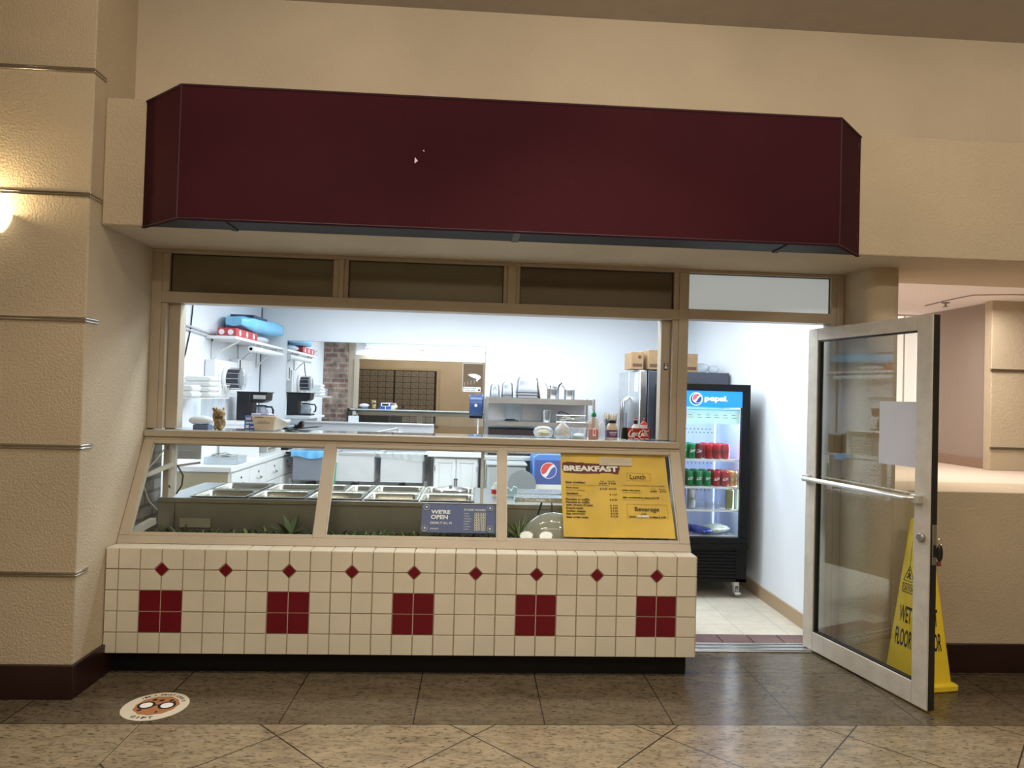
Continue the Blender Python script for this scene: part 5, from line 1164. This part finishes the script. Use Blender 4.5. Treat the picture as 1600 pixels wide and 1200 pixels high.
g = G(); N = 40; g.prism([(3.563 + .052 * math.cos(2 * PI * k / N), 1.545 + .052 * math.sin(2 * PI * k / N)) for k in range(N)], CY0 + .0028, CY0 + .004, 'xz', 3)
capr = [(3.563 + (.046 if k % 2 else .042) * math.cos(2 * PI * k / 42), 1.545 + (.046 if k % 2 else .042) * math.sin(2 * PI * k / 42)) for k in range(42)]
g.prism(capr, CY0 + .0018, CY0 + .0028, 'xz', 2); globe(g, 3.570, 1.550, .038, CY0 + .0012, 0, 1, 2, rot=.4); g.build('header_globe', [LR, LW, LB, LG], df)
g = G(); g.text('pepsi', 3.63, 3.80, 1.520, 1.572, CY0 + .0025, bold=.035); g.box(3.805, 3.811, CY0 + .0025, CY0 + .0035, 1.532, 1.538); g.build('header_lettering', LW, df)
g = G(); g.box(CX0 + .06, 3.93, CY0 + .050, CY0 + .053, 1.355, 1.475, 0); g.box(3.46, 3.505, CY0 + .049, CY0 + .050, 1.362, 1.47, 2)
for k in range(6): g.box(3.512 + .069 * k, 3.575 + .069 * k, CY0 + .0488, CY0 + .050, 1.368, 1.455, 1)
g.box(3.512, 3.93, CY0 + .0488, CY0 + .050, 1.460, 1.464, 3); g.text('fa', 3.468, 3.50, 1.42, 1.45, CY0 + .048, 3)
for k in range(6): g.box(3.52 + .069 * k, 3.56 + .069 * k, CY0 + .0478, CY0 + .0488, 1.40, 1.404, 3); g.box(3.52 + .069 * k, 3.55 + .069 * k, CY0 + .0478, CY0 + .0488, 1.42, 1.424, 3)
g.build('price_strip', [mat('strip_cyan', (.5, .85, .85), .4, emit=(.45, .85, .85), estr=.45), mat('strip_card', (.62, .90, .85), .4, emit=(.6, .9, .85), estr=.3), mat('strip_pink', (.8, .25, .40), .4, emit=(.8, .25, .4), estr=.4), mat('strip_teal', (.12, .32, .38), .5)], df)
for z in (1.075, .860, .680, .478):
    g = G(); g.box(CX0 + .045, 3.945, CY0 + .062, CY0 + .070, z - .016, z, 0)
    for k in range(26): x = CX0 + .05 + .0195 * k; g.tube([(x, CY0 + .068, z - .006), (x, CY1 - .06, z - .006)], .0022, 5)
    for y in (CY0 + .2, CY0 + .4): g.tube([(CX0 + .045, y, z - .010), (3.945, y, z - .010)], .003, 5)
    g.build('wire_shelf', WPLAST, dk)
g = G(); g.box(CX1 - .050, CX1 - .042, CY0 + .07, CY0 + .075, .45, 1.61); g.box(CX1 - .08, CX1 - .075, CY1 - .07, CY1 - .058, .45, 1.40); g.build('light_tube', mat('cooler_led', (.9, .95, 1), .4, emit=(.75, .85, 1), estr=1.5), dk)
for x, y in ((CX0 + .05, CY0 + .08), (CX1 - .06, CY0 + .08), (CX0 + .05, CY1 - .08), (CX1 - .06, CY1 - .08)):
    q = G(); q.lathe([(.038, -.012), (.040, -.008), (.040, .008), (.038, .012)], (x, y - .01, .0405), 20, 0, axis='x'); q.box(x - .022, x + .022, y - .02, y + .03, .085, .13, 1); q.box(x - .02, x - .014, y - .03, y + .01, .03, .10, 1); q.box(x + .014, x + .02, y - .03, y + .01, .03, .10, 1); q.box(x - .022, x + .022, y - .055, y - .03, .03, .045, 1)
    q.build('caster', [mat('caster_grey', (.3, .3, .3), .5), mat('caster_white', (.75, .75, .73), .4, .2)], dk, bevel=.002)
l = area('cooler_light', (3.68, 1.60, 1.60), (.4, .04), 5.0, (.72, .82, 1.0)); l.rotation_euler = (0, 0, 0)
l2 = area('cooler_side_light', (3.935, 1.60, 1.0), (.9, .02), 3.0, (.72, .82, 1.0), (0, PI / 2, 0))
# cans
def can(lab, x, y, z, side, r=.031, h=.118, word=None, wcol=WPRINT, grp='drink cans in the cooler', front=None, style=0):
    t = thing('drink_can', lab, 'can', (x, y, z), 0, grp)
    g = G(); g.lathe([(r * .75, 0), (r * .85, .002), (r, .010), (r, h - .012), (r * .86, h - .001), (r * .83, h), (r * .80, h - .004), (.001, h - .004)], (0, 0, 0), 20); g.build('can_body', side, t, world=False, ang=50)
    if word:
        # wrapped lettering on the can's face
        vs, fs, (ax, bx_, ay, by) = glyphs(word, .25, .02); n = len(vs); q = G(); Hh = .026; Ww = .058 if len(word) > 3 else .046
        def wrap(v, rr):
            a = ((v[0] - ax) / (bx_ - ax) - .5) * Ww / r; zz = h * .52 + ((v[1] - ay) / (by - ay) - .5) * Hh + .10 * ((v[0] - ax) / (bx_ - ax) - .5) * .1
            return (rr * math.sin(a), -rr * math.cos(a), zz)
        q.add([wrap(v, r + .0006) for v in vs], [tuple(f) for f in fs]); q.build('can_lettering', wcol, t, world=False)
    return t
CG = mat('can_green', (.015, .24, .09), .3, .35); CR = mat('can_red', (.42, .012, .018), .3, .35); CD = mat('can_dark_red', (.16, .008, .015), .3, .35); CS = mat('can_silver', (.62, .64, .68), .28, .7); CV = mat('can_silver_violet', (.36, .35, .46), .3, .6); CO = mat('can_orange', (.68, .36, .12), .3, .35); COL_ = mat('can_olive', (.26, .26, .08), .35, .35)
XC = lambda px: 3.95 + (px - 1160) * .00507
row1 = [(1072, CG, 'Spr', 'green lime soda can, leftmost on the top can shelf'), (1085.5, CG, 'Spr', 'green lime soda can, second from left on the top can shelf'), (1095.5, CD, 'la', 'dark red cola can beside the two green cans on the top can shelf'),
        (1112.5, CR, 'Cola', 'bright red cola can, left one of three on the top can shelf'), (1126, CR, 'Cola', 'bright red cola can, middle one of three on the top can shelf'), (1139.5, CR, 'Cola', 'bright red cola can, right one of three on the top can shelf')]
row2 = [(1070, CV, 'a', 'violet silver can, leftmost on the second shelf'), (1083, CG, 'te', 'green soda can, first of three on the second shelf'), (1097, CG, 'te', 'green soda can, middle of three on the second shelf'), (1111, CG, 'Spr', 'green soda can, third of three on the second shelf'),
        (1125, CR, 'ta', 'red cola can, left of the pair on the second shelf'), (1138.5, CR, 'ta', 'red cola can, right of the pair on the second shelf'), (1152.5, CO, 'o', 'orange soda can, rightmost on the second shelf')]
for row, z in ((row1, 1.075), (row2, .860)):
    for px_, M_, wd, lab in row:
        for k in range(3):
            y = CY0 + .11 + .068 * k
            if k and px_ == 1095.5: continue
            can(lab if k == 0 else lab.replace(' on the ', ', %s row, ' % ('second' if k == 1 else 'third')).replace('beside the two green cans', 'by the green cans'), XC(px_) + .001 * k, y, z + .0005, M_, word=wd if k == 0 else None, wcol=mat('black_red_print', (.08, .008, .01), .5) if M_ is CR and z > 1 else WPRINT)
for px_, M_, lab, wd in ((1071, CV, 'tall grey violet can at the left of the third shelf', None), (1086.5, CS, 'tall silver energy drink can on the third shelf', 'M'), (1147, COL_, 'tall olive can at the right of the third shelf', None)):
    can(lab, XC(px_), CY0 + .11, .6805, M_, r=.033, h=.155, word=wd, wcol=GREY)
sg = thing('snack_bag', 'glossy dark blue snack bag lying on the lowest cooler shelf', 'bag', (3.66, 1.72, .478))
def pillow(g, c, L, Wd_, H_, rz):
    rings = []
    for j in range(13):
        t = -1 + 2 * j / 12; e = max(1 - t ** 4, .03) ** .5
        rings.append([(t * L / 2, Wd_ / 2 * math.cos(a) * (.85 + .15 * e), H_ / 2 * e * math.sin(a) + H_ / 2 + .002 * math.sin(7 * a + j)) for a in [2 * PI * k / 16 for k in range(16)]])
    o = len(g.v); g.loft(rings); R_ = Matrix.Translation(c) @ Matrix.Rotation(rz, 4, 'Z')
    g.v = g.v[:o] + [tuple(R_ @ Vector(v)) for v in g.v[o:]]
g = G(); pillow(g, (3.645, 1.66, .4785), .26, .13, .06, 2.1); g.build('bag', mat('blue_foil_bag', (.03, .05, .30), .2, .3, bump=.5, bscale=25), sg, ang=70)
sg2 = thing('lettuce_bag', 'pale green clear produce bag beside the blue bag in the cooler', 'bag', (3.78, 1.72, .478))
g = G(); pillow(g, (3.79, 1.68, .4785), .22, .17, .07, .5); g.build('bag', mat('pale_green_bag', (.50, .56, .46), .25, noise=.3, nscale=30, bump=.5, bscale=30), sg2, ang=70)
# cable on the left wall
g = G(); g.tube([(-.412, 1.834, 2.40), (-.412, 1.83, 2.16), (-.412, 1.80, 1.98), (-.412, 1.72, 1.78), (-.412, 1.6, 1.62)], .005, 6)
tag(g.build('black_wire', BLACK), 'thin black cord hanging down the left kitchen wall', 'cord')
g = G()
for dz in (0, .03): g.tube([(-.405, 1.1, 2.03 + dz * 2), (-.405, 1.5, 1.985 + dz), (-.405, 2.3, 1.955 + dz), (-.405, 3.0, 1.94)], .008, 6)
tag(g.build('wall_conduit', mat('grey_conduit', (.6, .6, .62), .5)), 'pair of pale conduits running along the left wall above the shelf', 'conduit')
g = G().box(-.42, -.412, 3.585, 3.597, .95, 2.5); struct('trim_8', g, DKSTEEL)  # thin dark strip drawn along the back left corner line

# ================================================================ CORRIDOR OBJECTS
# wall sconce at the left edge
sn = thing('wall_sconce', 'glowing half bowl wall sconce on the left column', 'sconce', (-.56, -.27, 2.29))
rings = []
for j in range(9):
    t = j / 8 * PI / 2; rr = .135 * math.cos(t); z = 2.345 - .12 * math.sin(t)
    rings.append([(-.575 + rr * math.cos(a), -.268 - rr * .95 * math.sin(a), z) for a in [PI * k / 20 for k in range(21)]])
g = G(); vs = [p for r in rings for p in r]; g.add(vs, [(j * 21 + i, j * 21 + i + 1, (j + 1) * 21 + i + 1, (j + 1) * 21 + i) for j in range(8) for i in range(20)], 0, True)
g.build('glass_bowl', mat('sconce_glass', (.9, .85, .7), .4, emit=(1, .90, .66), estr=2.4), sn, ang=80)
G().box(-.66, -.49, -.272, -.266, 2.22, 2.345).build('back_plate', CHROME, sn)
pl_ = bpy.data.lights.new('sconce_lamp', 'POINT'); pl_.energy = 9; pl_.color = (1, .78, .46); pl_.shadow_soft_size = .04
po = bpy.data.objects.new('sconce_lamp', pl_); COL.objects.link(po); po.location = (-.575, -.34, 2.36)
# wet floor cone
cn = thing('wet_floor_cone', 'tall yellow pyramid wet floor cone standing behind the open door', 'floor cone', (4.345, -.025, 0), math.radians(9))
def sq(r, z, rc=.012, n=3):
    gg = G(); return [(p[0], p[1], z) for p in gg.rrect(-r, r, -r, r, rc, n)]
g = G(); g.loft([sq(.135, .0005, .02), sq(.14, .006, .02), sq(.14, .03, .02), sq(.132, .036, .02), sq(.116, .040, .018), sq(.036, .895, .010), sq(.030, .905, .012), sq(.018, .908, .01)]); 
for sx, sy in ((-1, -1), (1, -1), (1, 1), (-1, 1)): pass
g.build('cone_body', YEL, cn, world=False, ang=30)
def face(rot):
    q = G(); sl_ = (.116 - .036) / (.895 - .04)
    def rad(z): return .116 - (z - .04) * sl_
    def put(gg):
        R_ = Matrix.Rotation(rot, 4, 'Z'); o = [tuple(R_ @ Vector((v[0], -(rad(v[2]) + .0008) + v[1], v[2]))) for v in gg.v]; gg.v = o; return gg
    q.text('WET', -.042, .042, .335, .425, 0, bold=.02); q.text('FLOOR', -.058, .058, .205, .30, 0, bold=.02)
    q.box(-.040, .040, -.0004, 0, .497, .502); q.box(-.040, .040, -.0004, 0, .543, .548); q.box(-.040, -.036, -.0004, 0, .497, .548); q.box(.036, .040, -.0004, 0, .497, .548); q.text('CAUTION', -.033, .033, .507, .538, 0, bold=.01)
    T_ = [(-.036, .562), (.036, .562), (0, .645)]
    for i in range(3):
        a, b = Vector(T_[i]), Vector(T_[(i + 1) % 3]); d = (b - a).normalized(); nn = Vector((-d.y, d.x)) * .0022
        q.prism([tuple(a - nn), tuple(b - nn), tuple(b + nn), tuple(a + nn)], -.0004, 0, 'xz')
    q.prism([(-.010, .602), (.0, .612), (.012, .60), (.008, .588), (.016, .575), (.006, .572), (-.002, .585), (-.012, .574), (-.018, .580), (-.006, .592)], -.0004, 0, 'xz'); q.ell((-.002, -.0003, .620), (.006, .0004, .006), 10, 6)
    q.box(-.0012, .0012, -.0004, 0, .645, .78)
    return put(q)
for r_, lab in ((0, None), (-PI / 2, None)):
    face(r_).build('warning_lettering', INK, cn, world=False)
q = G().ell((-.004, -.0375, .865), (.006, .002, .003), 10, 6); q.build('hanging_slot', BLACKM, cn, world=False)
# floor sticker
fs_ = thing('floor_sticker', 'round cream floor sticker printed with a cookie in glasses', 'sticker', (.368, -.345, .0005))
g = G(); N = 64; R0 = .148; cx, cy = .368, -.345
def disc(r, c=(cx, cy), n=N, wob=0): return [(c[0] + (r + wob * math.sin(k * 1.7) + wob * .7 * math.sin(k * .9)) * math.cos(2 * PI * k / n), c[1] + (r + wob * math.sin(k * 1.7)) * math.sin(2 * PI * k / n)) for k in range(n)]
g.prism(disc(R0), .0004, .0016, 'xy', 0); g.build('disc', mat('sticker_cream', (.66, .60, .48), .5), fs_)
g = G(); g.prism(disc(.098, (cx + .004, cy + .004), 40, .003), .0016, .0020, 'xy', 0)
for dx, dy, r_ in ((-.03, .065, .012), (.005, .058, .013), (.05, .06, .011), (.07, .045, .008), (-.055, -.045, .011), (.03, -.062, .008)): g.prism(disc(r_, (cx + dx, cy + dy), 10), .0020, .0023, 'xy', 1)
for sx in (-1, 1):
    c = (cx + .003 + sx * .048, cy + .006); g.prism(disc(.040, c, 28), .0020, .0024, 'xy', 2); g.prism(disc(.028, c, 24), .0024, .0027, 'xy', 3)
g.box(cx - .012, cx + .018, cy + .004, cy + .014, .0020, .0024, 2)
g.build('cookie_print', [mat('cookie_brown', (.38, .16, .06), .6), mat('chip_brown', (.04, .015, .008), .6), INK, WPRINT], fs_)
def arc_text(g, s, r, a_mid, h, w_, top=True):
    n = len(s)
    for i, ch in enumerate(s):
        if ch == ' ': continue
        a = a_mid + (-(i - (n - 1) / 2) if top else (i - (n - 1) / 2)) * w_ * 1.25 / r
        k = G(); k.text(ch, -w_ / 2 if ch != 'I' else -w_ * .15, w_ / 2 if ch != 'I' else w_ * .15, -h / 2, h / 2, 0, bold=.03)
        up = Vector((math.cos(a), math.sin(a), 0)) * (1 if top else -1); rt = Vector((up.y, -up.x, 0)); c = Vector((cx + r * math.cos(a), cy + r * math.sin(a), .0018))
        o = len(g.v); g.v += [tuple(c + rt * v[0] + up * v[2] + Vector((0, 0, -v[1] * .5 + .0003))) for v in k.v]; g.f += [[b_ + o for b_ in f] for f in k.f]; g.mi += k.mi; g.sm += k.sm
g = G(); arc_text(g, "I'M A SMART COOKIE", .122, PI / 2 - .12, .018, .0115); arc_text(g, 'GIFT', .120, -PI / 2 - .1, .022, .022, False); g.build('lettering', INK, fs_)
